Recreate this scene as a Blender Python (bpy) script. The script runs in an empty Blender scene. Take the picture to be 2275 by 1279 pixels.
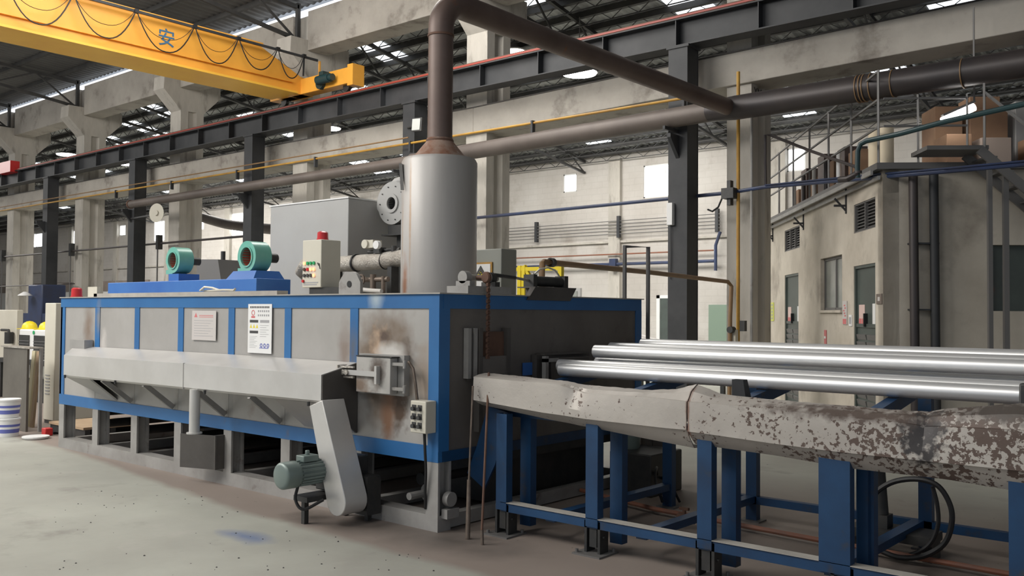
import bpy, bmesh, math, random
from mathutils import Vector, Matrix
random.seed(7)
R = math.radians
S = bpy.context.scene
COL = S.collection

# ------------------------------------------------------------------ camera
CAM = Vector((4.90155, -4.93171, 1.65))
ROT = Matrix(((0.7624212784556305, 0.011890537717648635, 0.6469717221570563),
              (0.6470376252674065, -0.02558272861807639, -0.7620287628985989),
              (0.007490370244334575, 0.9996019903487783, -0.027198441947357144)))
F = 2040.4
cd = bpy.data.cameras.new('camera')
cam = bpy.data.objects.new('camera', cd)
COL.objects.link(cam)
cam.matrix_world = Matrix.Translation(CAM) @ ROT.to_4x4()
cd.sensor_fit = 'HORIZONTAL'; cd.sensor_width = 36; cd.lens = F * 36 / 2275
cd.clip_start = .05; cd.clip_end = 300
S.camera = cam

def at(px, py, x=None, y=None, z=None):
    """point of the scene seen at a pixel of the photograph, on a plane x=, y= or z="""
    r = ROT @ Vector((px - 1137.5, -(py - 639.5), -F))
    if x is not None: t = (x - CAM.x) / r.x
    elif y is not None: t = (y - CAM.y) / r.y
    else: t = (z - CAM.z) / r.z
    return CAM + r * t

# ------------------------------------------------------------------ world, lights, exposure
W = bpy.data.worlds.new('world'); S.world = W; W.use_nodes = True
bg = W.node_tree.nodes['Background']
bg.inputs[0].default_value = (.80, .88, 1, 1); bg.inputs[1].default_value = .45
S.view_settings.view_transform = 'Standard'; S.view_settings.look = 'None'
S.view_settings.exposure = 0.0; S.view_settings.gamma = 1; S.view_settings.use_curve_mapping = False

def area(name, loc, target, sx, sy, power, color=(1, .97, .92)):
    l = bpy.data.lights.new(name, 'AREA'); l.shape = 'RECTANGLE'; l.size = sx; l.size_y = sy
    l.energy = power; l.color = color
    o = bpy.data.objects.new(name, l); COL.objects.link(o); o.location = loc
    o.rotation_euler = (Vector(target) - Vector(loc)).to_track_quat('-Z', 'Y').to_euler()
    return o
area('skylight_near', (-8.5, -7.5, 8.6), (-4, 0, 0), 9, 4, 1650)
area('fill_right', (0.5, -6.5, 8.6), (1.0, -1.5, 0), 4, 3, 230)  # added fill light over the right end, below the closed roof
area('fill_left', (-20, -3, 8.6), (-19, 1, 0), 8, 4, 1100)  # added fill light for the left of the bay, no roof opening above
area('fill_annex', (-6, 4.5, 8.3), (-3.5, 6.5, 1), 5, 2.0, 330)  # added fill light to brighten the annex wall
area('fill_crane', (-9.5, 2.5, 8.6), (-13, 4.5, 3), 6, 2.2, 300)  # added fill light to brighten the crane girder
area('skylight_far_bay', (-10, 14.0, 6.9), (-10, 17, 0), 9, 2.4, 900)
area('skylight_far_bay_left', (-32, 14.0, 6.9), (-32, 16.5, 0), 16, 2.4, 1700)
area('fill_far_left', (-42, 2, 8.6), (-42, 4, 0), 12, 5, 1700)  # added fill light for the far left end, below the closed roof

# ------------------------------------------------------------------ materials
def mat(name, c, rough=.6, metal=0., c2=None, scale=3., stain=None, bump=0., stretch=(1, 1, 1), emit=0., spec=None, lo=.35, hi=.65, alpha=None):
    m = bpy.data.materials.new(name); m.use_nodes = True
    nt = m.node_tree; n = nt.nodes; L = nt.links
    b = n['Principled BSDF']
    b.inputs['Roughness'].default_value = rough; b.inputs['Metallic'].default_value = metal
    if spec is not None: b.inputs['Specular IOR Level'].default_value = spec
    col = None
    if c2 or stain or bump:
        tc = n.new('ShaderNodeTexCoord'); mp = n.new('ShaderNodeMapping')
        mp.inputs['Scale'].default_value = stretch
        L.new(tc.outputs['Object'], mp.inputs['Vector'])
    def ramp_noise(sc, a, bb, det=6):
        nz = n.new('ShaderNodeTexNoise'); nz.inputs['Scale'].default_value = sc; nz.inputs['Detail'].default_value = det
        nz.inputs['Roughness'].default_value = .62
        L.new(mp.outputs[0], nz.inputs['Vector'])
        r = n.new('ShaderNodeMapRange'); r.inputs['From Min'].default_value = a; r.inputs['From Max'].default_value = bb
        L.new(nz.outputs['Fac'], r.inputs['Value'])
        return nz, r.outputs[0]
    def mixc(fac, A, B):
        x = n.new('ShaderNodeMix'); x.data_type = 'RGBA'
        L.new(fac, x.inputs['Factor'])
        for i, v in ((6, A), (7, B)):
            if isinstance(v, tuple): x.inputs[i].default_value = (*v, 1)
            else: L.new(v, x.inputs[i])
        return x.outputs[2]
    col = c
    if c2:
        _, f = ramp_noise(scale, lo, hi); col = mixc(f, c, c2)
    if stain:
        for sc, ssc, a, bb in stain:
            _, f = ramp_noise(ssc, a, bb, 9); col = mixc(f, col, sc)
    if isinstance(col, tuple): b.inputs['Base Color'].default_value = (*col, 1)
    else: L.new(col, b.inputs['Base Color'])
    if bump:
        nz, _ = ramp_noise(scale * 6, 0, 1, 8)
        bp = n.new('ShaderNodeBump'); bp.inputs['Strength'].default_value = bump; bp.inputs['Distance'].default_value = .02
        L.new(nz.outputs['Fac'], bp.inputs['Height']); L.new(bp.outputs[0], b.inputs['Normal'])
    if emit:
        b.inputs['Emission Color'].default_value = (*c, 1); b.inputs['Emission Strength'].default_value = emit
    return m

def add_mask(m, masks):
    """masks: (colour, centre, scale xyz, radius0, radius1, noise amount, noise scale) - soot / rust marks and painted shadows fixed to the thing"""
    nt = m.node_tree; n = nt.nodes; L = nt.links; b = n['Principled BSDF']
    inp = b.inputs['Base Color']
    tc = n.new('ShaderNodeTexCoord')
    for (colr, cen, sc, r0, r1, na, ns) in masks:
        src = inp.links[0].from_socket if inp.links else None
        sub = n.new('ShaderNodeVectorMath'); sub.operation = 'SUBTRACT'; sub.inputs[1].default_value = cen
        L.new(tc.outputs['Object'], sub.inputs[0])
        mul = n.new('ShaderNodeVectorMath'); mul.operation = 'MULTIPLY'; mul.inputs[1].default_value = sc
        L.new(sub.outputs[0], mul.inputs[0])
        le = n.new('ShaderNodeVectorMath'); le.operation = 'LENGTH'; L.new(mul.outputs[0], le.inputs[0])
        nz = n.new('ShaderNodeTexNoise'); nz.inputs['Scale'].default_value = ns; nz.inputs['Detail'].default_value = 7
        L.new(tc.outputs['Object'], nz.inputs['Vector'])
        ma = n.new('ShaderNodeMath'); ma.operation = 'MULTIPLY_ADD'; ma.inputs[1].default_value = na
        L.new(nz.outputs['Fac'], ma.inputs[0]); L.new(le.outputs['Value'], ma.inputs[2])
        mr = n.new('ShaderNodeMapRange'); mr.inputs['From Min'].default_value = r0 + na * .5; mr.inputs['From Max'].default_value = r1 + na * .5
        mr.inputs['To Min'].default_value = 1; mr.inputs['To Max'].default_value = 0
        L.new(ma.outputs[0], mr.inputs['Value'])
        x = n.new('ShaderNodeMix'); x.data_type = 'RGBA'; L.new(mr.outputs[0], x.inputs['Factor'])
        if src: L.new(src, x.inputs[6])
        else: x.inputs[6].default_value = inp.default_value
        x.inputs[7].default_value = (*colr, 1)
        L.new(x.outputs[2], inp)
    return m

M = {}
M['concrete'] = mat('painted_concrete', (.50, .47, .42), .85, c2=(.38, .355, .315), scale=1.2, stain=[((.17, .15, .125), 2.2, .57, .78)], stretch=(1.6, 1.6, .45), bump=.25)
M['beam_conc'] = mat('beam_concrete', (.43, .40, .355), .85, c2=(.32, .295, .26), scale=.9, stain=[((.15, .13, .11), 1.8, .55, .76)], bump=.25)
M['plaster'] = mat('stained_plaster', (.58, .53, .45), .9, c2=(.42, .375, .31), scale=.9, stain=[((.19, .16, .13), 1.1, .53, .80)], bump=.15)
M['dark_steel'] = mat('dark_painted_steel', (.022, .024, .027), .6, c2=(.038, .039, .042), scale=2)
M['crane_flange_lit'] = mat('crane_yellow_lit', (.86, .50, .06), .45, c2=(.80, .43, .05), scale=.9)  # crane yellow with the light on the underside put into the colour
M['rail_red'] = mat('red_conductor', (.30, .035, .02), .5)
M['blue'] = mat('blue_paint', (.028, .145, .36), .42, c2=(.022, .115, .30), scale=1.2, stain=[((.12, .10, .09), 3.0, .66, .80)])
M['rack_blue'] = mat('rack_blue_paint', (.010, .056, .145), .45, c2=(.007, .034, .09), scale=2.5, stain=[((.05, .045, .04), 5.0, .60, .76)])
M['silver'] = mat('silver_paint', (.42, .405, .385), .42, .25, c2=(.36, .345, .325), scale=1.6, stain=[((.27, .22, .18), 2.3, .63, .80)])
M['silver_plain'] = mat('silver_steel_paint', (.40, .39, .375), .42, .25, c2=(.34, .33, .315), scale=2.2)
M['hood'] = mat('hood_silver', (.60, .59, .57), .38, .3, c2=(.52, .51, .49), scale=1.5)
M['leg_grey'] = mat('grey_frame_paint', (.36, .35, .335), .5, .15, c2=(.27, .26, .245), scale=3, stain=[((.12, .085, .07), 4, .62, .76)])
M['rust'] = mat('rusted_steel', (.10, .055, .04), .8, .1, c2=(.16, .085, .055), scale=5)
M['pipe_brown'] = mat('brown_primer_pipe', (.105, .072, .062), .5, .3, c2=(.145, .105, .09), scale=1.5, stain=[((.20, .085, .045), 3, .66, .75)])
M['pipe_black'] = mat('black_pipe', (.045, .040, .042), .45, .3, c2=(.07, .058, .055), scale=1.1)
M['pipe_grey'] = mat('grey_brown_pipe', (.15, .125, .11), .55, .2, c2=(.11, .09, .08), scale=1.2)
M['cone'] = mat('rusted_cone', (.34, .26, .21), .7, .1, c2=(.22, .10, .06), scale=7, stain=[((.50, .46, .42), 9, .60, .68)])
M['aluminium'] = mat('bright_aluminium', (.86, .86, .85), .40, .62, c2=(.80, .80, .80), scale=2, stretch=(.3, 4, 4))
M['galv'] = mat('galvanised_foil', (.55, .52, .47), .42, .6, c2=(.36, .33, .29), scale=9, bump=.8)
M['black'] = mat('black_rubber', (.012, .012, .013), .5)
M['dark'] = mat('dark_machine', (.03, .032, .033), .5, .2, c2=(.05, .048, .045), scale=8)
M['beige'] = mat('beige_enamel', (.62, .59, .50), .4, c2=(.58, .55, .46), scale=2)
M['grey_box'] = mat('grey_housing', (.40, .40, .39), .45, c2=(.37, .365, .355), scale=1.3)
M['teal'] = mat('teal_enamel', (.14, .42, .34), .32, c2=(.20, .46, .38), scale=4)
M['wheel_red'] = mat('red_impeller', (.42, .075, .045), .5)
M['duct_blue'] = mat('bright_blue_paint', (.035, .13, .42), .4, c2=(.05, .17, .47), scale=2)
M['motor_green'] = mat('motor_grey_green', (.17, .215, .20), .4, .2)
M['crane_yellow'] = mat('crane_yellow', (.86, .41, .055), .45, c2=(.76, .35, .045), scale=.9)
M['yellow'] = mat('safety_yellow', (.80, .62, .02), .4)
M['gas_yellow'] = mat('gas_pipe_yellow', (.50, .28, .04), .5, c2=(.36, .19, .04), scale=3)
M['gas_brown'] = mat('gas_pipe_brown', (.26, .155, .07), .55, c2=(.20, .12, .06), scale=3)
M['red'] = mat('red_plastic', (.55, .03, .03), .35)
M['red_lens'] = mat('red_beacon', (.55, .03, .035), .3)
M['pipe_blue'] = mat('navy_pipe', (.03, .05, .12), .4, c2=(.035, .04, .07), scale=2)
M['pipe_teal'] = mat('dark_teal_pipe', (.015, .045, .05), .4)
M['white'] = mat('white_paper', (.74, .74, .73), .6)
M['paper_pink'] = mat('faded_paper', (.52, .49, .47), .6)
M['ink'] = mat('black_ink', (.05, .05, .05), .6)
M['ink_grey'] = mat('grey_ink', (.33, .33, .34), .6)
M['ink_blue'] = mat('blue_ink', (.12, .14, .42), .6)
M['ink_red'] = mat('red_ink', (.58, .16, .16), .6)
M['glyph_blue'] = mat('blue_glyph', (.04, .13, .24), .6)
M['sign_yellow'] = mat('sign_yellow', (.75, .62, .05), .5)
M['green_door'] = mat('dark_green_door', (.075, .095, .085), .45, c2=(.06, .072, .066), scale=2)
M['glass'] = mat('dusty_glass', (.22, .235, .215), .15, c2=(.30, .31, .28), scale=2)
M['cardboard'] = mat('cardboard', (.33, .20, .12), .85, c2=(.27, .16, .10), scale=3)
M['wood'] = mat('raw_wood', (.42, .31, .20), .8, c2=(.33, .23, .14), scale=4, stretch=(8, 1, 1))
M['lit_window'] = mat('daylit_pane', (.93, .97, 1.0), .5, emit=3.2)
M['lamp_white'] = mat('lamp_lit', (1, .97, .93), .5, emit=12)
M['led_red'] = mat('led_red', (1, .12, .05), .5, emit=3)
M['led_warm'] = mat('led_warm', (1, .36, .18), .5, emit=1.6)
M['led_green'] = mat('green_button', (.02, .36, .12), .4)
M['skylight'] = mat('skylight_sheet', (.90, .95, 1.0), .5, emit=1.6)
M['roof_sheet'] = mat('roof_sheet', (.15, .15, .15), .6, .2, c2=(.11, .11, .11), scale=.6)
M['far_sheet'] = mat('far_roof_sheet', (.46, .47, .47), .6, .2, c2=(.24, .245, .245), scale=.7, lo=.42, hi=.58)
M['purlin'] = mat('purlin_steel', (.032, .032, .032), .6, c2=(.055, .053, .05), scale=2)
M['trough'] = mat('dented_trough_metal', (.36, .335, .31), .5, .35, c2=(.29, .265, .24), scale=1.6, bump=.25)
M['insulation'] = mat('smoked_steel', (.10, .092, .085), .55, .15, c2=(.07, .063, .058), scale=2.0)
M['end_panel'] = mat('shaded_end_panel', (.17, .155, .14), .5, .15, c2=(.125, .11, .10), scale=1.3, stain=[((.06, .05, .045), 1.6, .55, .75)])  # shade of the end face put into a darker colour, with random blotches
M['pinkhose'] = mat('orange_hose', (.27, .10, .055), .6, c2=(.20, .10, .07), scale=6)
M['steel_bar'] = mat('scuffed_steel', (.20, .16, .13), .5, .5, c2=(.12, .09, .07), scale=9)
M['grating'] = mat('galvanised_grey', (.16, .155, .15), .55, .3)
M['dusty_top'] = mat('dust_grey', (.42, .40, .36), .8, c2=(.33, .31, .28), scale=4)

# painted steel furnace door panel with soot and rust marks round the hatch
M['silver_soot'] = mat('silver_paint_sooted', (.42, .405, .385), .45, .2, c2=(.36, .345, .325), scale=1.6)
add_mask(M['silver_soot'], [
    ((.20, .15, .11), (-.62, 0, 1.22), (1, 1, .80), .20, .44, .45, 5),
    ((.46, .33, .23), (-.70, 0, 1.32), (1.8, 1, .8), .07, .22, .4, 11),
    ((.09, .065, .05), (-.36, 0, 1.30), (1.6, 1, 1.2), .03, .16, .4, 8),
    ((.12, .085, .065), (-.62, 0, 1.46), (1.4, 1, 1.8), .02, .14, .4, 8),
    ((.10, .065, .045), (-.44, 0, .94), (2.0, 1, .9), .10, .24, .45, 9),
    ((.24, .135, .085), (-.58, 0, .86), (2.6, 1, .8), .08, .28, .35, 8),
    ((.33, .27, .22), (-.16, 0, 1.12), (2.0, 1, .8), .05, .30, .35, 5),
    ((.60, .575, .54), (-.55, 0, 1.33), (1.0, 1, 2.2), .08, .22, .2, 8)])
M['hatch_metal'] = mat('smoked_hatch_metal', (.46, .445, .42), .45, .2, c2=(.38, .365, .345), scale=4)
add_mask(M['hatch_metal'], [((.13, .105, .09), (-.56, -.13, 1.20), (1.4, .3, .8), .03, .15, .3, 10), ((.24, .18, .14), (-.74, -.13, 1.06), (1.4, .3, 1), .03, .14, .35, 10)])
M['silver_soot_small'] = mat('silver_paint_smoked', (.42, .405, .385), .45, .2, c2=(.36, .345, .325), scale=1.6)
add_mask(M['silver_soot_small'], [
    ((.25, .19, .15), (-5.72, 0, 1.42), (2.2, 1, .8), .05, .34, .3, 6),
    ((.55, .52, .49), (-5.35, 0, 1.25), (2.2, 1, .9), .05, .22, .3, 7),
    ((.27, .22, .19), (-1.12, 0, 1.30), (2.2, 1, .7), .02, .26, .3, 7)])
M['blue_worn'] = mat('blue_paint_worn', (.028, .145, .36), .42, c2=(.022, .115, .30), scale=1.2)
add_mask(M['blue_worn'], [
    ((.36, .44, .50), (-.72, 0, 1.76), (2.4, 1, 2.0), .05, .30, .3, 6),
    ((.10, .12, .16), (-1.0, 0, 1.30), (3, 1, .8), .02, .25, .3, 6),
    ((.20, .22, .25), (-5.45, 0, 1.55), (3, 1, 1), .02, .25, .3, 6)])
M['trough_paint'] = mat('peeling_white_trough', (.50, .465, .42), .5, .2, c2=(.42, .385, .35), scale=1.6, bump=.2)
def peel(m):
    nt = m.node_tree; n = nt.nodes; L = nt.links; b = n['Principled BSDF']; inp = b.inputs['Base Color']
    src = inp.links[0].from_socket
    tc = n.new('ShaderNodeTexCoord'); sep = n.new('ShaderNodeSeparateXYZ'); L.new(tc.outputs['Object'], sep.inputs[0])
    nz = n.new('ShaderNodeTexNoise'); nz.inputs['Scale'].default_value = 30; nz.inputs['Detail'].default_value = 7
    nz.inputs['Roughness'].default_value = .6
    L.new(tc.outputs['Object'], nz.inputs['Vector'])
    nz2 = n.new('ShaderNodeTexNoise'); nz2.inputs['Scale'].default_value = 3.2; nz2.inputs['Detail'].default_value = 2
    L.new(tc.outputs['Object'], nz2.inputs['Vector'])
    ad = n.new('ShaderNodeMath'); ad.operation = 'MULTIPLY_ADD'; ad.inputs[1].default_value = .45
    L.new(nz2.outputs['Fac'], ad.inputs[0]); L.new(nz.outputs['Fac'], ad.inputs[2])
    # more paint lost towards the right-hand (pouring) end
    mr = n.new('ShaderNodeMapRange'); mr.inputs['From Min'].default_value = 1.9; mr.inputs['From Max'].default_value = 3.6
    mr.inputs['To Min'].default_value = .90; mr.inputs['To Max'].default_value = .72
    L.new(sep.outputs['X'], mr.inputs['Value'])
    gt = n.new('ShaderNodeMath'); gt.operation = 'GREATER_THAN'
    L.new(ad.outputs[0], gt.inputs[0]); L.new(mr.outputs[0], gt.inputs[1])
    x = n.new('ShaderNodeMix'); x.data_type = 'RGBA'; L.new(gt.outputs[0], x.inputs['Factor'])
    L.new(src, x.inputs[6]); x.inputs[7].default_value = (.12, .085, .07, 1); L.new(x.outputs[2], inp)
    add_mask(m, [((.20, .10, .07), (2.0, .2, 1.0), (16, 1, .8), .05, .30, .5, 9), ((.05, .045, .045), (3.40, .2, 1.04), (1.3, 1, .8), .09, .18, .40, 26), ((.13, .10, .085), (3.0, .25, 1.10), (.35, 1, 4), .05, .22, .5, 16), ((.10, .085, .075), (3.8, .3, 1.17), (.6, .5, 3), .08, .30, .4, 16)])
peel(M['trough_paint'])
M['stack_metal'] = mat('flue_stack_grey', (.42, .405, .39), .45, .2, c2=(.37, .355, .34), scale=1.5, stretch=(3, 3, .4))
add_mask(M['stack_metal'], [
    ((.30, .15, .09), (-.10, -.36, .10), (6, .3, 1.1), .05, .38, .35, 10),
    ((.34, .24, .16), (-.02, -.37, .75), (16, .3, .45), .05, .34, .35, 9),
    ((.35, .27, .20), (-.16, -.33, .60), (18, .3, .6), .05, .30, .35, 9)])

def brick_wall_mat():
    m = mat('whitewashed_block_wall', (.54, .515, .48), .9, c2=(.44, .41, .375), scale=.5, stain=[((.30, .26, .22), .9, .56, .8)])
    nt = m.node_tree; n = nt.nodes; L = nt.links; b = n['Principled BSDF']
    tc = n.new('ShaderNodeTexCoord'); mp = n.new('ShaderNodeMapping'); mp.inputs['Rotation'].default_value = (R(90), 0, 0)
    L.new(tc.outputs['Object'], mp.inputs[0])
    br = n.new('ShaderNodeTexBrick'); br.inputs['Scale'].default_value = 1.0
    br.inputs['Brick Width'].default_value = .42; br.inputs['Row Height'].default_value = .20; br.inputs['Mortar Size'].default_value = .014
    L.new(mp.outputs[0], br.inputs['Vector'])
    bp = n.new('ShaderNodeBump'); bp.inputs['Strength'].default_value = .25; bp.inputs['Distance'].default_value = .01; bp.invert = True
    L.new(br.outputs['Fac'], bp.inputs['Height']); L.new(bp.outputs[0], b.inputs['Normal'])
    inp = b.inputs['Base Color']; src = inp.links[0].from_socket
    x = n.new('ShaderNodeMix'); x.data_type = 'RGBA'; x.blend_type = 'MULTIPLY'
    mr = n.new('ShaderNodeMath'); mr.operation = 'MULTIPLY'; mr.inputs[1].default_value = .10; L.new(br.outputs['Fac'], mr.inputs[0])
    L.new(mr.outputs[0], x.inputs['Factor']); L.new(src, x.inputs[6]); x.inputs[7].default_value = (.5, .47, .44, 1)
    L.new(x.outputs[2], inp)
    return m
M['block_wall'] = brick_wall_mat()

def floor_mat():
    m = mat('workshop_floor', (.40, .405, .355), .62, c2=(.31, .305, .27), scale=.55, stain=[((.17, .155, .14), 1.3, .57, .80), ((.40, .39, .35), 1.9, .58, .75)], bump=.08)
    nt = m.node_tree; n = nt.nodes; L = nt.links; b = n['Principled BSDF']; inp = b.inputs['Base Color']
    tc = n.new('ShaderNodeTexCoord'); sep = n.new('ShaderNodeSeparateXYZ'); L.new(tc.outputs['Object'], sep.inputs[0])
    nz = n.new('ShaderNodeTexNoise'); nz.inputs['Scale'].default_value = 1.1; nz.inputs['Detail'].default_value = 4
    L.new(tc.outputs['Object'], nz.inputs['Vector'])
    # bare reddish-brown cement strip along the machines (y > about -0.6)
    ma = n.new('ShaderNodeMath'); ma.operation = 'MULTIPLY_ADD'; ma.inputs[1].default_value = .22
    L.new(nz.outputs['Fac'], ma.inputs[0]); L.new(sep.outputs['Y'], ma.inputs[2])
    xs = n.new('ShaderNodeMapRange'); xs.inputs['From Min'].default_value = -6.5; xs.inputs['From Max'].default_value = -1.5
    xs.inputs['To Min'].default_value = -.02; xs.inputs['To Max'].default_value = .55
    L.new(sep.outputs['X'], xs.inputs['Value'])
    ad = n.new('ShaderNodeMath'); ad.operation = 'ADD'; L.new(ma.outputs[0], ad.inputs[0]); L.new(xs.outputs[0], ad.inputs[1])
    mr = n.new('ShaderNodeMapRange'); mr.inputs['From Min'].default_value = .02; mr.inputs['From Max'].default_value = .14
    L.new(ad.outputs[0], mr.inputs['Value'])
    m2 = n.new('ShaderNodeMapRange'); m2.inputs['From Min'].default_value = 2.6; m2.inputs['From Max'].default_value = 4.2
    m2.inputs['To Min'].default_value = 1; m2.inputs['To Max'].default_value = 0
    L.new(sep.outputs['Y'], m2.inputs['Value'])
    mm = n.new('ShaderNodeMath'); mm.operation = 'MULTIPLY'; L.new(mr.outputs[0], mm.inputs[0]); L.new(m2.outputs[0], mm.inputs[1])
    src = inp.links[0].from_socket
    nb = n.new('ShaderNodeMix'); nb.data_type = 'RGBA'; L.new(nz.outputs['Fac'], nb.inputs['Factor'])
    nb.inputs[6].default_value = (.215, .175, .15, 1); nb.inputs[7].default_value = (.285, .24, .21, 1)
    x = n.new('ShaderNodeMix'); x.data_type = 'RGBA'; L.new(mm.outputs[0], x.inputs['Factor'])
    L.new(src, x.inputs[6]); L.new(nb.outputs[2], x.inputs[7]); L.new(x.outputs[2], inp)
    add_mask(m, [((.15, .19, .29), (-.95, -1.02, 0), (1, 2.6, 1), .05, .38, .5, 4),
                 ((.075, .06, .05), (-1.1, -.30, 0), (1.2, 1.6, 1), .05, .40, .5, 4),  # shadow under the gear motor, painted into the floor colour
                 ((.10, .085, .075), (.2, -.1, 0), (.6, 1.4, 1), .05, .55, .5, 3)])  # shadow blotch by the furnace corner, painted into the floor colour
    # small dark specks of grit
    nz = n.new('ShaderNodeTexNoise'); nz.inputs['Scale'].default_value = 14; nz.inputs['Detail'].default_value = 2
    L.new(tc.outputs['Object'], nz.inputs['Vector'])
    mr = n.new('ShaderNodeMapRange'); mr.inputs['From Min'].default_value = .74; mr.inputs['From Max'].default_value = .77
    L.new(nz.outputs['Fac'], mr.inputs['Value'])
    src = inp.links[0].from_socket
    x = n.new('ShaderNodeMix'); x.data_type = 'RGBA'; L.new(mr.outputs[0], x.inputs['Factor'])
    L.new(src, x.inputs[6]); x.inputs[7].default_value = (.08, .07, .065, 1); L.new(x.outputs[2], inp)
    return m
M['floor'] = floor_mat()

# ------------------------------------------------------------------ mesh helpers
V = Vector
def frame(d):
    d = V(d).normalized()
    a = V((0, 0, 1)) if abs(d.z) < .9 else V((1, 0, 0))
    u = d.cross(a).normalized(); return d, u, u.cross(d).normalized()

def smooth(P, k=6):
    P = [V(p) for p in P]; Q = [P[0] * 2 - P[1]] + P + [P[-1] * 2 - P[-2]]; out = []
    for i in range(1, len(Q) - 2):
        a, b, c, d = Q[i - 1:i + 3]
        for q in range(k):
            t = q / k
            out.append(.5 * ((2 * b) + (c - a) * t + (2 * a - 5 * b + 4 * c - d) * t * t + (3 * b - a - 3 * c + d) * t ** 3))
    return out + [P[-1]]

class MB:
    def __init__(s): s.v = []; s.f = []
    def hexa(s, p):
        b = len(s.v); s.v += [V(q) for q in p]
        s.f += [tuple(b + i for i in q) for q in ((0, 3, 2, 1), (4, 5, 6, 7), (0, 1, 5, 4), (1, 2, 6, 5), (2, 3, 7, 6), (3, 0, 4, 7))]
        return s
    def box(s, x0, x1, y0, y1, z0, z1):
        return s.hexa([(x0, y0, z0), (x1, y0, z0), (x1, y1, z0), (x0, y1, z0), (x0, y0, z1), (x1, y0, z1), (x1, y1, z1), (x0, y1, z1)])
    def obox(s, o, a, b, c):
        o, a, b, c = V(o), V(a), V(b), V(c)
        return s.hexa([o, o + a, o + a + b, o + b, o + c, o + a + c, o + a + b + c, o + b + c])
    def bar(s, a, b, w, h=None, up=(0, 0, 1)):
        a, b = V(a), V(b); h = h or w; d = (b - a).normalized(); upv = V(up)
        if abs(d.dot(upv)) > .95: upv = V((0, 1, 0))
        u = d.cross(upv).normalized(); t = u.cross(d).normalized()
        return s.obox(a - u * w / 2 - t * h / 2, b - a, u * w, t * h)
    def cyl(s, a, b, r, r2=None, n=16, caps=True):
        a, b = V(a), V(b); r2 = r if r2 is None else r2; d, u, w = frame(b - a); k = len(s.v)
        for c, rr in ((a, r), (b, r2)):
            for i in range(n):
                t = 2 * math.pi * i / n; s.v.append(c + (u * math.cos(t) + w * math.sin(t)) * rr)
        for i in range(n): j = (i + 1) % n; s.f.append((k + i, k + j, k + n + j, k + n + i))
        if caps: s.f.append(tuple(k + i for i in reversed(range(n)))); s.f.append(tuple(k + n + i for i in range(n)))
        return s
    def lathe(s, base, axis, prof, n=24):
        """prof: list of (distance along axis, radius)"""
        base = V(base); d, u, w = frame(axis); k = len(s.v)
        for (h, r) in prof:
            for i in range(n):
                t = 2 * math.pi * i / n; s.v.append(base + d * h + (u * math.cos(t) + w * math.sin(t)) * max(r, 1e-4))
        for q in range(len(prof) - 1):
            for i in range(n):
                j = (i + 1) % n; a = k + q * n
                s.f.append((a + i, a + j, a + n + j, a + n + i))
        s.f.append(tuple(k + i for i in reversed(range(n))))
        e = k + (len(prof) - 1) * n; s.f.append(tuple(e + i for i in range(n)))
        return s
    def tube(s, pts, r, n=8, caps=True):
        pts = [V(p) for p in pts]; k = len(s.v); up = None
        for i, p in enumerate(pts):
            d = (pts[min(i + 1, len(pts) - 1)] - pts[max(i - 1, 0)]).normalized()
            if up is None: _, u, w = frame(d)
            else:
                u = (up - d * up.dot(d)).normalized(); w = u.cross(d)
            up = u
            w = d.cross(u)
            for j in range(n):
                t = 2 * math.pi * j / n; s.v.append(p + (u * math.cos(t) + w * math.sin(t)) * r)
        for i in range(len(pts) - 1):
            for j in range(n):
                a = k + i * n; jj = (j + 1) % n; s.f.append((a + j, a + jj, a + n + jj, a + n + j))
        if caps:
            s.f.append(tuple(k + j for j in reversed(range(n)))); e = k + (len(pts) - 1) * n
            s.f.append(tuple(e + j for j in range(n)))
        return s
    def prism(s, poly, vec):
        k = len(s.v); n = len(poly); vec = V(vec)
        s.v += [V(p) for p in poly] + [V(p) + vec for p in poly]
        s.f.append(tuple(k + i for i in reversed(range(n)))); s.f.append(tuple(k + n + i for i in range(n)))
        for i in range(n): j = (i + 1) % n; s.f.append((k + i, k + j, k + n + j, k + n + i))
        return s
    def loft(s, secs, closed=True, caps=True):
        k = len(s.v); n = len(secs[0])
        for q in secs: s.v += [V(p) for p in q]
        m = n if closed else n - 1
        for i in range(len(secs) - 1):
            for j in range(m):
                a = k + i * n; jj = (j + 1) % n; s.f.append((a + j, a + jj, a + n + jj, a + n + j))
        if closed and caps:
            s.f.append(tuple(k + j for j in reversed(range(n)))); e = k + (len(secs) - 1) * n
            s.f.append(tuple(e + j for j in range(n)))
        return s
    def ring(s, c, axis, ro, ri, t, n=24):
        c = V(c); d, u, w = frame(axis); k = len(s.v)
        for h, r in ((0, ro), (t, ro), (t, ri), (0, ri)):
            for i in range(n):
                a = 2 * math.pi * i / n; s.v.append(c + d * h + (u * math.cos(a) + w * math.sin(a)) * r)
        for q in range(4):
            for i in range(n):
                j = (i + 1) % n; a = k + q * n; b = k + ((q + 1) % 4) * n; s.f.append((a + i, a + j, b + j, b + i))
        return s
    def make(s, name, m, parent=None, origin=None, bevel=0., smooth=True, label=None, sharp=35):
        if origin is None:
            if parent is not None: origin = V(parent['_o'])
            else:
                xs = [p.x for p in s.v]; ys = [p.y for p in s.v]; zs = [p.z for p in s.v]
                origin = V(((min(xs) + max(xs)) / 2, (min(ys) + max(ys)) / 2, min(zs)))
        origin = V(origin)
        me = bpy.data.meshes.new(name); me.from_pydata([p - origin for p in s.v], [], s.f)
        bm = bmesh.new(); bm.from_mesh(me); bmesh.ops.recalc_face_normals(bm, faces=bm.faces); bm.to_mesh(me); bm.free()
        me.materials.append(M[m] if isinstance(m, str) else m)
        if smooth:
            me.polygons.foreach_set('use_smooth', [True] * len(me.polygons)); me.set_sharp_from_angle(angle=R(sharp))
        o = bpy.data.objects.new(name, me); COL.objects.link(o)
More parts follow.
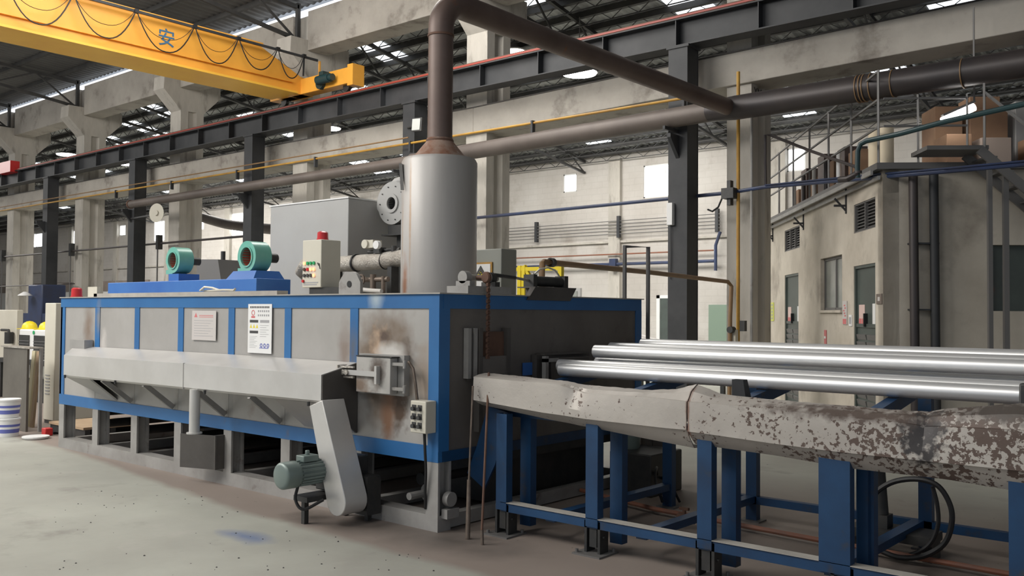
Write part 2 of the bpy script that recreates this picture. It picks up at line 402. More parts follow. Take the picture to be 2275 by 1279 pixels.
        if parent is not None:
            o.parent = parent; o.location = origin - V(parent['_o'])
        else: o.location = origin
        o['_o'] = tuple(origin)
        if bevel:
            b = o.modifiers.new('bevel', 'BEVEL'); b.width = bevel; b.segments = 2; b.limit_method = 'ANGLE'; b.angle_limit = R(40)
        if label: o['label'] = label
        return o

def tag(o, label, cat, group=None, kind=None):
    o['label'] = label; o['category'] = cat
    if group: o['group'] = group
    if kind: o['kind'] = kind
    return o
def thing(name, label, cat, loc, group=None):
    o = bpy.data.objects.new(name, None); COL.objects.link(o); o.location = loc; o['_o'] = tuple(loc)
    o.empty_display_size = .1
    return tag(o, label, cat, group)
def structure(o, label=None):
    o['kind'] = 'structure'
    if label: o['label'] = label
    return o
def text(name, body, loc, xdir, zdir, size, m, parent, depth=.002):
    """flat lettering lying on a surface, turned into a mesh"""
    c = bpy.data.curves.new(name, 'FONT'); c.body = body; c.size = size; c.extrude = depth; c.offset = size * .006; c.align_x = 'CENTER'; c.align_y = 'CENTER'
    t = bpy.data.objects.new(name + '_t', c); COL.objects.link(t)
    dg = bpy.context.evaluated_depsgraph_get(); dg.update()
    me = bpy.data.meshes.new_from_object(t.evaluated_get(dg)); bpy.data.objects.remove(t)
    x = V(xdir).normalized(); z = V(zdir).normalized(); y = x.cross(z) * -1   # text normal = x cross up
    nrm = x.cross(z)
    rot = Matrix((x, z, nrm)).transposed()
    po = V(parent['_o'])
    for v in me.vertices: v.co = rot @ v.co + V(loc) - po
    me.materials.clear(); me.materials.append(M[m])
    o = bpy.data.objects.new(name, me); COL.objects.link(o); o.parent = parent; o['_o'] = tuple(po)
    return o

# ================================================================== THE HALL
o = MB().box(-64, 14, -16, 20.3, -.2, 0).make('floor', 'floor', origin=(0, 0, 0)); structure(o, 'worn grey-green painted concrete floor with a bare brown strip along the machines')
for (x, y, r) in [(-1.55, -1.55, .012), (-2.9, -1.75, .010), (-2.3, -2.2, .012), (-.9, -.75, .014), (-.15, -.40, .012), (-2.05, -1.25, .011), (-3.3, -1.35, .01), (-2.65, -2.1, .009)]:
    pass

# back wall with window openings
def wall_with_holes(name, x0, x1, z0, z1, y, t, holes, m):
    xs = sorted({x0, x1} | {h[0] for h in holes} | {h[1] for h in holes}); zs = sorted({z0, z1} | {h[2] for h in holes} | {h[3] for h in holes})
    b = MB()
    for i in range(len(xs) - 1):
        j = 0
        while j < len(zs) - 1:
            cx, cz = (xs[i] + xs[i + 1]) / 2, (zs[j] + zs[j + 1]) / 2
            if any(h[0] < cx < h[1] and h[2] < cz < h[3] for h in holes): j += 1; continue
            k = j
            while k + 1 < len(zs) - 1 and not any(h[0] < cx < h[1] and h[2] < (zs[k + 1] + zs[k + 2]) / 2 < h[3] for h in holes): k += 1
            b.box(xs[i], xs[i + 1], y, y + t, zs[j], zs[k + 1]); j = k + 1
    return b.make(name, m, origin=(0, y, 0))
wins = [(-10.80, -9.26, 5.33, 6.37), (-14.0, -13.44, 5.76, 6.38), (-6.02, -5.47, 5.72, 6.39), (-34.3, -32.1, 5.25, 6.34), (-41.4, -40.0, 5.3, 6.4),
        (-45.2, -44.5, 5.8, 6.4), (-57.6, -54.9, 5.6, 6.5), (-23.0, -21.5, 5.33, 6.37), (-37.1, -36.5, 5.7, 6.3), (-1.5, 0, 5.33, 6.37), (-28.5, -27.9, 5.7, 6.35), (-51.3, -48.9, 5.4, 6.4)]
wall = wall_with_holes('wall_back', -64, 14, 0, 7.0, 20, .24, wins, 'block_wall')
structure(wall, 'whitewashed block wall at the far side of the next bay')
for k in range(12):
    x = -11.83 - 0.0 + (k - 2) * -5.6 + 0
    MB().box(x - .22, x + .22, 19.86, 20.0, 0, 6.7).make('pilaster', 'concrete', wall)
MB().box(-64, 14, 19.9, 20.0, 3.95, 4.02).make('wall_ledge', 'concrete', wall)
for i, (a, b_, c, d) in enumerate(wins):
    w = MB().box(a, b_, 20.02, 20.20, c, c + .04).box(a, b_, 20.02, 20.20, d - .04, d).box(a, a + .04, 20.02, 20.20, c, d).box(b_ - .04, b_, 20.02, 20.20, c, d)
    if b_ - a > 1: w.box((a + b_) / 2 - .02, (a + b_) / 2 + .02, 20.05, 20.12, c, d)
    w = structure(w.make('window_%d' % (i + 1), 'white'))
    MB().box(a + .04, b_ - .04, 20.12, 20.14, c + .04, d - .04).make('pane', 'lit_window', w)
structure(MB().box(-64.3, -64, -16, 20.3, 0, 9.5).make('wall_left', 'plaster'))
structure(MB().box(14, 14.3, 2, 20.3, 0, 9.5).make('wall_right', 'plaster'))
# grey door and pale doorway in the back wall
d = MB().box(-10.12, -9.40, 19.9, 20.0, 0, 2.14).make('door_1', 'green_door'); structure(d, 'plain dark grey-green door in the back wall')
MB().box(-10.24, -10.12, 19.88, 20.0, 0, 2.24).box(-9.40, -9.30, 19.88, 20.0, 0, 2.24).box(-10.24, -9.30, 19.88, 20.0, 2.14, 2.24).make('door_frame', 'white', d)
MB().cyl((-9.5, 19.88, 1.05), (-9.5, 19.82, 1.05), .03).cyl((-9.5, 19.83, 1.05), (-9.62, 19.83, 1.05), .012).make('door_handle', 'galv', d)
d = MB().box(-15.0, -13.2, 19.9, 20.0, 0, 2.5).make('door_2', 'grey_box'); structure(d, 'grey window-topped door opening behind the furnace end')
MB().box(-13.9, -13.3, 19.86, 19.9, 1.6, 2.4).make('pane', 'glass', d)

# concrete columns of the bay line
PROTO = None
cl = ['pale concrete column at the far left edge of the hall, cut by the frame', 'grooved concrete column just right of the leftmost black steel post', 'pale concrete column behind the left teal blower',
      'concrete column behind the yellow crane girder end', 'concrete column directly right of the flue stack', 'concrete column beside the yellow gas riser, with a scrawled mark']
xL = [-30.2, -24.85, -19.05, -13.35, -7.65, -1.94]
CY0, CY1 = 8.4, 9.1
for i, x in enumerate(xL):
    w = .55 if i < 5 else .42
    c = thing('concrete_column', cl[i], 'column', (x + w / 2, 8.75, 0), 'concrete columns of the bay line')
    b = MB().prism([(x, CY0, 0), (x + w, CY0, 0), (x + w, CY0 + .22, 0), (x + w - .09, CY0 + .28, 0), (x + w - .09, CY1 - .28, 0), (x + w, CY1 - .22, 0), (x + w, CY1, 0), (x, CY1, 0)], (0, 0, 7.2))
    b.make('shaft', 'concrete', c)
    # capital with sloping brackets to both bays
    b = MB().prism([(x, CY0, 7.2), (x, CY0 - .52, 7.72), (x, CY0 - .50, 8.08), (x, CY1 + .52, 8.08), (x, CY1 + .52, 7.72), (x, CY1, 7.2)], (w, 0, 0))
    b.make('capital', 'concrete', c)
    MB().box(x + .03, x + w - .03, 8.55, 8.93, 8.08, 8.74).make('upper_shaft', 'concrete', c)
ub = thing('concrete_roof_beam', 'upper concrete beam along the tops of the columns, under the roof edge', 'beam', (-10, 8.7, 7.8))
for i in range(-5, 9):
    x0 = xL[0] + .57 + 5.65 * (i - 1) if i < 1 else (xL[i - 1] + .57 if i < 6 else 4.3 + 5.65 * (i - 6))
xs_ = [-60, -53, -47.2, -41.5, -35.9] + xL + [3.75, 9.4, 14]
for a, c in zip(xs_, xs_[1:]):
    MB().box(a + .56, c - .01, 8.36, 8.95, 7.82, 8.76).make('beam_length', 'beam_conc', ub, bevel=.012)
lb = thing('concrete_tie_beam', 'lower concrete beam running across the columns below the crane rail', 'beam', (-10, 8.2, 5.2))
MB().box(-60, -7.4, 8.33, 9.02, 5.18, 5.70).make('beam_length', 'beam_conc', lb, bevel=.012)
z2 = 5.18 + 21.4 * .018
MB().hexa([(-7.4, 8.33, 5.18), (14, 8.33, z2), (14, 9.02, z2), (-7.4, 9.02, 5.18), (-7.4, 8.33, 5.70), (14, 8.33, z2 + .50), (14, 9.02, z2 + .50), (-7.4, 9.02, 5.70)]).make('beam_length', 'beam_conc', lb, bevel=.012)
MB().box(-60, -7.4, 8.325, 8.9, 5.70, 5.72).hexa([(-7.4, 8.325, 5.70), (14, 8.325, z2 + .50), (14, 8.9, z2 + .50), (-7.4, 8.9, 5.70), (-7.4, 8.325, 5.72), (14, 8.325, z2 + .52), (14, 8.9, z2 + .52), (-7.4, 8.9, 5.72)]).make('dirt_ledge', 'insulation', lb)

# far bay roof: corrugated sheet, translucent sheets, lattice purlins, trusses
def zr(y): return 8.95 + (y - 8.9) * (6.82 - 8.95) / (20.1 - 8.9)
ceil = MB()
n = 200
roof = MB(); x = -64
skyx = []
bays = [(-64 + i * 2.8) for i in range(28)]
def slab(b, x0, x1, y0, y1, t=.03, dz=0):
    b.hexa([(x0, y0, zr(y0) + dz), (x1, y0, zr(y0) + dz), (x1, y1, zr(y1) + dz), (x0, y1, zr(y1) + dz), (x0, y0, zr(y0) + dz + t), (x1, y0, zr(y0) + dz + t), (x1, y1, zr(y1) + dz + t), (x0, y1, zr(y1) + dz + t)])
b = MB()
k = len(b.v)
NX = 1300
for i in range(NX + 1):
    xx = -64 + 78 * i / NX; dz = .03 * (1 if i % 4 in (1, 2) else 0)
    for y in (8.9, 20.2): b.v.append(V((xx, y, zr(y) + .06 + dz)))
for i in range(NX): b.f.append((2 * i, 2 * i + 2, 2 * i + 3, 2 * i + 1))
cf = structure(b.make('ceiling_far_bay', 'far_sheet', origin=(0, 0, 0), smooth=False), 'dark corrugated lean-to roof of the far bay seen from below')
skyl = [(-61.5, 12.6, 14.5), (-55.5, 15, 17.6), (-50, 11, 13), (-44.3, 13.2, 15.5), (-38.7, 12.0, 15.4), (-33.1, 14.6, 17.5), (-27.5, 11.4, 13.2), (-24.6, 15, 18), (-21.9, 12.4, 15), (-19.2, 16.2, 18.6), (-16.2, 11.4, 13.0), (-13.6, 15.4, 18.0),
        (-52.5, 13, 17), (-47, 15, 18), (-41.5, 10.5, 12.6), (-36, 14, 18.5), (-30.4, 11, 14), (-29.6, 16.4, 18.8), (-24.9, 10.2, 12.2), (-22.0, 16.5, 19), (-18.4, 12.4, 14.2), (-16.4, 15.0, 19), (-13.4, 10.2, 12.0), (-11.8, 16.2, 19), (-5.2, 15.6, 19), (-2.8, 10.2, 12.4), (-.2, 13.6, 16),
        (-10.6, 12.6, 14.4), (-8.0, 15.6, 18.8), (-7.9, 10.0, 11.0), (-4.9, 11.6, 13.4), (-2.2, 15.8, 18.4), (.6, 12.5, 14.5), (3.4, 15, 18)]
for (x, y0, y1) in skyl:
    b = MB(); slab(b, x - .45, x + .45, y0, y1, .015, .035); b.make('skylight_panel', 'skylight', cf)
ny = 18
for j in range(ny):
    y = 9.30 + j * .615; z = zr(y)
    b = MB().bar((-62, y, z - .02), (13, y, z - .02), .11, .13).bar((-62, y, z - .26), (13, y, z - .26), .022)
    x = -46
    while x < 8:
        b.bar((x, y, z - .03), (x + .35, y, z - .26), .014).bar((x + .35, y, z - .26), (x + .70, y, z - .03), .014); x += .70
    b.make('purlin', 'purlin', cf)
for i, x in enumerate([-47.0, -41.4, -35.8] + [q + .28 for q in xL] + [3.9, 9.5]):
    b = MB()
    zb = lambda y: zr(y) - .10 - (.75 if y < 16 else .75 - (y - 16) * .14)
    b.bar((x, 9.1, zr(9.1) - .13), (x, 19.95, zr(19.95) - .13), .08, .08)
    b.bar((x, 9.1, zb(9.1) - .05), (x, 19.95, zr(19.95) - .5), .07, .07)
    zlow = lambda y: zb(9.1) - .05 + (y - 9.1) * (zr(19.95) - .5 - zb(9.1) + .05) / 10.85
    y = 9.1; up = True; N = 12
    for q in range(N):
        ya = 9.1 + q * 10.85 / N; yb = ya + 10.85 / N
        b.bar((x, ya, (zr(ya) - .13) if q % 2 else zlow(ya)), (x, yb, zlow(yb) if q % 2 else (zr(yb) - .13)), .035)
    b.make('truss', 'purlin', cf)
# near bay roof above the crane
def zn(y): return 8.98 + (8.3 - y) * .055
b = MB()
for i in range(NX + 1):
    xx = -64 + 78 * i / NX; dz = .03 * (1 if i % 4 in (1, 2) else 0)
    for y in (8.62, -16): b.v.append(V((xx, y, zn(y) + .05 + dz)))
for i in range(NX): b.f.append((2 * i, 2 * i + 2, 2 * i + 3, 2 * i + 1))
cn = structure(b.make('ceiling_near_bay', 'roof_sheet', origin=(0, 0, 0), smooth=False), 'grey sheet metal roof over the crane bay')
for j in range(15):
    y = 7.7 - j * 1.25
    MB().bar((-62, y, zn(y)), (13, y, zn(y)), .09, .12).make('purlin', 'purlin', cn)
for i, x in enumerate([-47.0, -41.4, -35.8] + [q + .28 for q in xL] + [3.9]):
    b = MB(); zt = lambda y: zn(y) - .09; zl_ = lambda y: 8.12 + (8.25 - y) * .12 if y > 3 else 8.12 + 5.25 * .12
    b.bar((x, 8.28, zt(8.28)), (x, -14, zt(-14)), .09, .09).bar((x, 8.28, 8.10), (x, 8.28, 8.98), .09, .09)
    b.bar((x, 8.25, 8.12), (x, 3, zl_(3)), .08, .08).bar((x, 3, zl_(3)), (x, -14, zl_(-14)), .08, .08)
    N = 18
    for q in range(N):
        ya = 8.2 - q * 22 / N; yb = ya - 22 / N
        b.bar((x, ya, zl_(ya) if q % 2 == 0 else zt(ya)), (x, yb, zt(yb) if q % 2 == 0 else zl_(yb)), .045)
    b.make('truss', 'purlin', cn)
# gap of daylight above the upper beam
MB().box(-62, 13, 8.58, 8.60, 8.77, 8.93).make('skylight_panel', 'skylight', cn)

# steel crane columns
SX = [-25.45, -19.86, -14.2, -8.60, -2.44]
sl = ['leftmost black steel crane post, behind the far end of the furnace', 'black steel crane post between the two grooved columns at left', 'black steel crane post behind the right teal blower',
      'black steel crane post half hidden by the tall flue pipe', 'large black steel crane post standing right of the furnace']
for i, x in enumerate(SX):
    c = thing('steel_column', sl[i], 'column', (x, 7.93, 0), 'black steel crane posts')
    b = MB().box(x - .17, x + .17, 7.72, 7.735, .02, 5.85).box(x - .17, x + .17, 8.055, 8.07, .02, 5.85).box(x - .012, x + .012, 7.735, 8.055, .02, 5.85)
    b.box(x + .15, x + .165, 7.735, 8.055, .02, 5.85)
    b.make('shaft', 'dark_steel', c)
    MB().box(x - .25, x + .25, 7.64, 8.1, 0, .02).make('base_plate', 'dark_steel', c)
    MB().box(x - .2, x + .2, 7.70, 8.09, 5.85, 5.89).make('cap_plate', 'dark_steel', c)
    MB().hexa([(x - .03, 7.45, 4.40), (x + .03, 7.45, 4.40), (x + .03, 7.72, 4.1), (x - .03, 7.72, 4.1), (x - .03, 7.45, 4.46), (x + .03, 7.45, 4.46), (x + .03, 7.72, 4.46), (x - .03, 7.72, 4.46)]).make('pipe_bracket', 'dark_steel', c)
x = SX[4]
box = thing('switch_box', 'small white switch box high on the large black steel post', 'switch box', (x - .08, 7.66, 3.05))
MB().box(x - .15, x - .05, 7.64, 7.72, 3.05, 3.4).make('box_body', 'white', box, bevel=.006)
MB().tube([(x - .1, 7.69, 3.05), (x - .1, 7.70, 2.6), (x - .11, 7.70, 2.2)], .006).make('cable', 'black', box)
# crane runway beam
rw = thing('crane_runway_beam', 'long black steel crane rail beam crossing the whole hall', 'beam', (-10, 7.9, 5.89))
def rz(x): return 0
b = MB().box(-60, 14, 7.74, 8.06, 5.89, 5.91).box(-60, 14, 7.74, 8.06, 6.31, 6.33).box(-60, 14, 7.89, 7.91, 5.91, 6.31)
b.make('girder', 'dark_steel', rw)
x = -45.9
while x < 13:
    MB().box(x - .008, x + .008, 7.75, 7.89, 5.91, 6.31).make('stiffener', 'dark_steel', rw); x += 1.4
MB().box(-60, 14, 7.875, 7.925, 6.33, 6.44).make('rail', 'rust', rw)
MB().box(-60, 14, 7.74, 7.76, 6.345, 6.375).make('conductor_rail', 'rail_red', rw)
q = at(-6, 384, y=7.6); q2 = at(23, 356, y=7.6)
MB().box(q.x, q2.x, 7.6, 7.9, q.z - .05, q2.z).make('end_stop_box', 'red', rw)

# ------------------------------------------------------------------ overhead crane
cr = thing('overhead_crane', 'yellow overhead travelling crane girder with looped cables', 'crane', (-12.6, 6, 6.53))
gx0, gx1 = -13.1, -12.1
zt = 7.47
prof = lambda y, zb, ztop: [(gx0 + .12, y, zb + .02), (gx1 - .12, y, zb + .02), (gx1 - .12, y, ztop), (gx0 + .12, y, ztop)]
b = MB().loft([prof(-14, 6.58, zt), prof(6.6, 6.58, zt), prof(7.75, 6.56, 6.98), prof(8.1, 6.56, 6.95)])
b.make('web_box', 'crane_yellow', cr)
MB().box(gx0, gx1, -14, 7.6, 6.555, 6.60).make('bottom_flange', 'crane_flange_lit', cr)
MB().box(gx1 - .12, gx1 - .07, -14, 7.5, 6.80, 6.83).make('seam_strip', 'crane_yellow', cr)
MB().box(gx0 + .05, gx1 - .05, -14, 6.7, zt, zt + .03).make('top_flange', 'crane_yellow', cr)
e = MB().box(-12.6, -10.55, 7.76, 8.04, 6.58, 6.93).box(-13.4, -12.6, 7.76, 8.04, 6.58, 6.90)
e.make('end_truck', 'crane_yellow', cr, bevel=.01)
MB().box(-10.56, -10.38, 7.74, 8.06, 6.52, 6.98).make('buffer_plate', 'crane_yellow', cr)
for wx in (-13.0, -10.75):
    MB().cyl((wx, 7.86, 6.54), (wx, 7.94, 6.54), .10, n=20).make('wheel', 'dark', cr)
m_ = MB().cyl((-11.42, 7.62, 6.74), (-11.0, 7.62, 6.74), .10, n=18).cyl((-11.0, 7.62, 6.74), (-10.9, 7.62, 6.74), .075, n=18).box(-11.3, -11.15, 7.55, 7.72, 6.82, 6.90).cyl((-11.45, 7.68, 6.70), (-11.45, 7.78, 6.70), .13, n=18)
m_.make('drive_motor', 'pipe_teal', cr)
MB().bar((gx1 + .04, -14, 7.52), (gx1 + .04, 8.1, 7.40), .035, .05).make('festoon_rail', 'dark_steel', cr)
MB().bar((gx1 + .02, 8.17, 6.92), (gx1 + .02, 8.17, 7.40), .04).make('rail_post', 'crane_yellow', cr)
MB().bar((gx1 + .02, 7.72, 6.97), (gx1 + .04, 7.72, 7.42), .03).make('rail_post', 'dark_steel', cr)
ys = [-3.2, -1.6, -.1, 1.35, 2.55, 3.75, 4.99, 6.01, 7.0, 7.70]
for i in range(len(ys) - 1):
    a, c = ys[i], ys[i + 1]; dip = [.8, .8, .75, .72, .68, .68, .66, .58, .60][i]
    for k, (dd, xo, r) in enumerate(((dip, 0, .013), (dip * .62, -.03, .006))):
        pts = []
        for q in range(17):
            t = q / 16; u = 2 * t - 1
            pts.append((gx1 + .07 + xo, a + (c - a) * t, 7.44 - dd * (1 - abs(u) ** 2.3)))
        MB().tube(pts, r, 6).make('festoon_cable', 'black', cr)
    MB().box(gx1 + .03, gx1 + .10, c - .04, c + .04, 7.38, 7.45).make('cable_trolley', 'black', cr)
text('lettering', '安', (gx1 - .115, 4.48, 7.08), (0, 1, 0), (0, 0, 1), .38, 'glyph_blue', cr, .003)

# ------------------------------------------------------------------ overhead pipes
ZM, YM = 4.71, 7.50
mp_ = thing('overhead_main_pipe', 'large dark horizontal exhaust main running across the hall', 'pipe', (-8, YM, ZM - .2))
xe = at(290, 455, y=YM).x
zm = lambda x: ZM if x > -1.9 else (ZM - (-1.9 - x) * .0145 if x > -8.2 else ZM - .091 - (-8.2 - x) * .005)
MB().cyl((xe, YM, zm(xe)), (-8.2, YM, zm(-8.2)), .105, .115, n=24).make('narrow_run', 'pipe_grey', mp_)
MB().cyl((-8.25, YM, zm(-8.25)), (-1.75, YM, ZM), .145, .152, n=28).make('middle_run', 'pipe_grey', mp_)
MB().cyl((-1.78, YM, ZM), (-1.35, YM, ZM), .152, .178, n=28).cyl((-1.35, YM, ZM), (14, YM, ZM + .05), .178, n=28).make('wide_run', 'pipe_black', mp_)
MB().lathe((xe - .02, YM, zm(xe)), (1, 0, 0), [(0, .12), (.05, .12)]).make('end_cap', 'rust', mp_)
for px in (1907, 1915, 1922, 1937, 1985, 2140):
    x = at(px, 200, y=YM).x
    MB().ring((x, YM, ZM), (1, 0, 0), .190, .176, .012).make('wire_band', 'gas_brown', mp_)
for x in (-14.2, -8.6, -2.44):
    MB().box(x - .02, x + .02, YM - .2, 7.72, zm(x) - .20, zm(x) - .15).make('saddle', 'dark_steel', mp_)

FX, FY = -1.41, 1.4
st = thing('flue_stack', 'tall grey cylindrical flue stack with rusty cone and brown pipe', 'flue', (FX, FY, 1.80))
MB().lathe((FX, FY, 1.80), (0, 0, 1), [(0, .42), (.025, .42), (.026, .368), (1.30, .368), (1.335, .35)], 48).make('cylinder', 'stack_metal', st)
MB().lathe((FX, FY, 3.12), (0, 0, 1), [(0, .27), (.04, .255), (.20, .125), (.22, .13)], 32).make('cone', 'cone', st)
pts = [(FX, FY, 3.32), (FX, FY, 4.0), (FX, FY, 4.42)]
rr = .29
for q in range(1, 8):
    t = R(90 * q / 8); pts.append((FX, FY + rr - rr * math.cos(t), 4.42 + rr * math.sin(t)))
pts += [(FX, FY + rr, ZM), (FX, FY + 1.0, ZM)]
MB().tube([(FX, FY, 3.32), (FX, FY, 4.35)], .122, 28).make('riser_pipe', 'pipe_brown', st)
MB().tube([(FX, FY, 4.35)] + pts[2:], .125, 28).make('elbow', 'pipe_brown', st)
MB().tube([(FX, FY + .95, ZM), (FX, YM - .1, ZM)], .122, 28).make('horizontal_pipe', 'pipe_brown', st)
MB().ring((FX, FY, 4.34), (0, 0, 1), .13, .12, .02).make('weld_collar', 'rust', st)
MB().ring((FX, FY, 3.30), (0, 0, 1), .136, .12, .025).make('weld_collar', 'rust', st)
# lifting eye plate near the top left
a = V((FX - .22, FY - .33, 2.93))
MB().prism([a + V((0, -.0, .14)), a + V((.05, -.05, .14)), a + V((.09, -.06, -.12))], (.015, .03, 0)).make('lifting_plate', 'leg_grey', st)

# yellow gas line on the main and down the column
gp = thing('yellow_gas_pipe', 'thin yellow gas pipe clipped along the overhead main', 'pipe', (-8, 7.5, 4.85))
b = MB()
g = [at(1590, 270, y=7.5), at(1025, 338, y=7.5), at(660, 395, y=7.5), at(200, 447, y=7.5), at(0, 475, y=7.5)]
zz = 4.98
MB().tube([(-1.82, 7.50, zz), (-8.3, 7.50, zz), (-14, 7.5, zz), (-20, 7.5, zz), (-34, 7.5, zz)], .022, 8).make('upper_run', 'gas_yellow', gp)
MB().tube([(-8.3, 7.43, zz + .10), (-34, 7.43, zz + .10)], .015, 6).make('thin_run', 'gas_brown', gp)
for x in (-2.2, -5.2, -8.3, -11.3, -14.3, -17.3, -20.3):
    MB().box(x - .02, x + .02, 7.46, 7.54, 4.80, 5.02).make('clip', 'dark_steel', gp)
gr = thing('gas_riser_pipe', 'vertical yellow gas riser beside the scrawled concrete column', 'pipe', (-1.8, 8.0, .0))
g1 = at(1640, 500, y=8.06); g2 = at(1618, 700, y=8.0)
MB().tube([(g1.x, 8.06, 5.4), (g1.x, 8.06, .9)], .028, 10).make('riser', 'gas_yellow', gr)
MB().tube([(g1.x + .22, 8.06, 5.0), (g1.x + .22, 8.06, .3)], .022, 8).make('conduit', 'leg_grey', gr)
gA = at(1625, 628, y=7.9)
el = [(-.55, 2.0, 2.02), (-.55, 2.0, 2.12)]
low = [(-.55, 1.93, 1.86), (-.55, 1.93, 2.07), (-.57, 1.96, 2.125), (-.60, 2.02, 2.145), (-1.2, 4.9, 2.17), (gA.x - .02, gA.y - .08, gA.z + .015), (gA.x, gA.y, gA.z - .05), (gA.x - .02, gA.y, 1.6), (gA.x - .03, gA.y, .4)]
lp = thing('gas_branch_pipe', 'brown gas branch pipe rising from the furnace top toward the far column', 'pipe', (gA.x, gA.y, 0))
MB().tube(low, .03, 10).make('pipe_run', 'gas_brown', lp)
MB().ring(V(low[3]) + V((0, .1, 0)), V(low[4]) - V(low[3]), .045, .03, .06).make('union', 'dark', lp)
MB().cyl((gA.x, gA.y - .06, 1.42), (gA.x, gA.y + .06, 1.42), .05).make('valve', 'dark', lp)
mt = thing('gas_meter_valve', 'dark valve and meter cluster at the foot of the yellow riser', 'valve', (g1.x, 7.98, .95))
MB().box(g1.x - .10, g1.x + .10, 7.9, 8.03, .95, 1.15).cyl((g1.x, 7.88, 1.05), (g1.x, 8.03, 1.05), .09).make('valve_body', 'dark', mt)
MB().box(g1.x - .06, g1.x + .02, 7.93, 8.02, 1.2, 1.42).make('meter', 'beige', mt)
MB().box(g1.x + .08, g1.x + .16, 7.95, 8.03, 1.40, 1.56).make('gauge', 'dark', mt)

# blue compressed air pipe etc.
bp = thing('navy_air_pipe', 'dark blue air pipe with a junction box crossing the right side', 'pipe', (-1, 8.25, 3.5))
pA = at(1065, 483, y=8.05); pB = at(1530, 437, y=8.05); pC = at(1700, 415, y=8.05)
MB().tube([at(1020, 487, y=8.05), pA, pB, at(1620, 428, y=8.05), pC, at(1950, 390, y=7.2) if False else at(1900, 398, y=7.3), at(2100, 380, y=6.6), at(2290, 363, y=6.6)], .03, 8).make('pipe_run', 'pipe_blue', bp)
MB().tube([at(1700, 411, y=8.0), at(1900, 391, y=7.25), at(2100, 374, y=6.56), at(2290, 356, y=6.56)], .012, 6).make('thin_pipe', 'pipe_blue', bp)
q = at(1622, 430, y=8.0)
MB().box(q.x - .10, q.x + .10, 7.9, 8.08, q.z - .08, q.z + .08).box(q.x - .03, q.x + .03, 7.95, 8.05, q.z - .18, q.z + .2).make('junction_box', 'dark', bp)
MB().tube([q, q + V((-.12, -.02, -.05)), q + V((-.18, -.04, -.2)), q + V((-.28, -.04, -.26)), q + V((-.38, 0, -.22))], .015, 6).make('hanging_cable', 'black', bp)
for yy, dz in ((427, -.35), (515, 0)):
    pass
lw = thing('wall_conduits', 'bundle of thin grey conduits with brackets along the whitewashed wall', 'conduit', (-14, 19.8, 4.3))
for k in range(5):
    z = 4.22 + k * .105
    MB().tube([(-17.0, 19.78, z), (-8.0, 19.78, z)], .014, 6).make('conduit', 'grating', lw)
for x in (-15.0, -11.6, -8.1):
    MB().box(x - .05, x + .05, 19.74, 19.86, 4.1, 4.8).make('bracket', 'dark_steel', lw)
wp = thing('navy_wall_pipe', 'navy pipe and thin red pipe running low along the whitewashed wall', 'pipe', (-12, 19.7, 3.1))
MB().tube([(-18, 19.72, 3.26), (-8.15, 19.72, 3.24)], .05, 8).make('blue_run', 'pipe_blue', wp)
MB().tube([(-18, 19.75, 3.58), (-8.2, 19.75, 3.56)], .025, 6).make('red_run', 'pinkhose', wp)
MB().tube([(-8.1, 19.7, 2.95), (-8.1, 19.7, 3.7), (-7.95, 19.7, 4.1)], .05, 8).make('blue_drop', 'pipe_blue', wp)
q = at(1363, 590, y=19.7)
MB().box(q.x - .12, q.x + .12, 19.62, 19.78, 3.05, 3.42).make('valve', 'pipe_blue', wp)
cab = tag(MB().box(-8.23, -7.62, 19.5, 19.8, 0, 1.94).make('green_cabinet', mat('pale_green_enamel', (.20, .27, .21), .4), bevel=.01), 'tall pale green cabinet against the far wall right of the black post', 'cabinet')

# ================================================================== FURNACE
fu = thing('heating_furnace', 'long blue-framed silver heating furnace with hood along its front', 'furnace', (0, 0, 0))
FL, FW, FZ0, FZ1 = -6.42, 2.82, .52, 1.79
mull = [(-6.42, -6.31), (-5.54, -5.43), (-4.63, -4.53), (-3.74, -3.64), (-2.83, -2.73), (-1.94, -1.845), (-1.04, -.94), (-.11, 0)]
MB().box(FL + .03, -.03, .03, FW - .03, FZ0 + .02, FZ1 - .01).make('shell', 'end_panel', fu)
for i in range(7):
    a, c = mull[i][1], mull[i + 1][0]
    m_ = 'silver_soot' if i == 6 else ('silver_soot_small' if i in (0, 1, 5) else 'silver')
    MB().box(a - .01, c + .01, .008, .03, .62, 1.69).make('panel', m_, fu)
    if i < 6: MB().box(c - .01, mull[i + 1][1] + .01, .010, .03, .62, 1.02).make('panel_seam', 'silver_plain', fu)
    MB().box(mull[i][1] - .01, mull[i + 1][0] + .01, FW - .03, FW - .01, .62, 1.69).make('panel', 'silver', fu)
for i, (a, c) in enumerate(mull):
    MB().box(a, c, 0 if i < 7 else -.004, .035, .64 if i in (0, 7) else 1.0, 1.68).make('frame_post', 'blue_worn' if i in (1, 6) else 'blue', fu)
    MB().box(a, c, FW - .035, FW, .64, 1.68).make('frame_post', 'blue', fu)
for y0, y1 in ((-.003, .04), (FW - .04, FW + .003)):
    MB().box(FL, 0, y0, y1, 1.68, 1.79).make('top_band', 'blue_worn' if y0 < 0 else 'blue', fu)
    MB().box(FL, 0, y0, y1, .52, .64).make('bottom_band', 'blue', fu)
for x0, x1 in ((-.04, .003), (FL - .003, FL + .04)):
    MB().box(x0, x1, .04, FW - .04, 1.68, 1.79).make('top_band', 'blue', fu)
    MB().box(x0, x1, .04, FW - .04, .52, .60).make('bottom_band', 'rack_blue' if x0 > -1 else 'blue', fu)
    MB().box(x0, x1, .0, .11, .60, 1.68).make('corner_post', 'blue', fu)
    MB().box(x0, x1, FW - .10, FW, .60, 1.68).make('corner_post', 'blue', fu)
    MB().box(x0 + .01, x1 - .01, .11, FW - .10, .58, 1.69).make('panel', 'end_panel', fu)
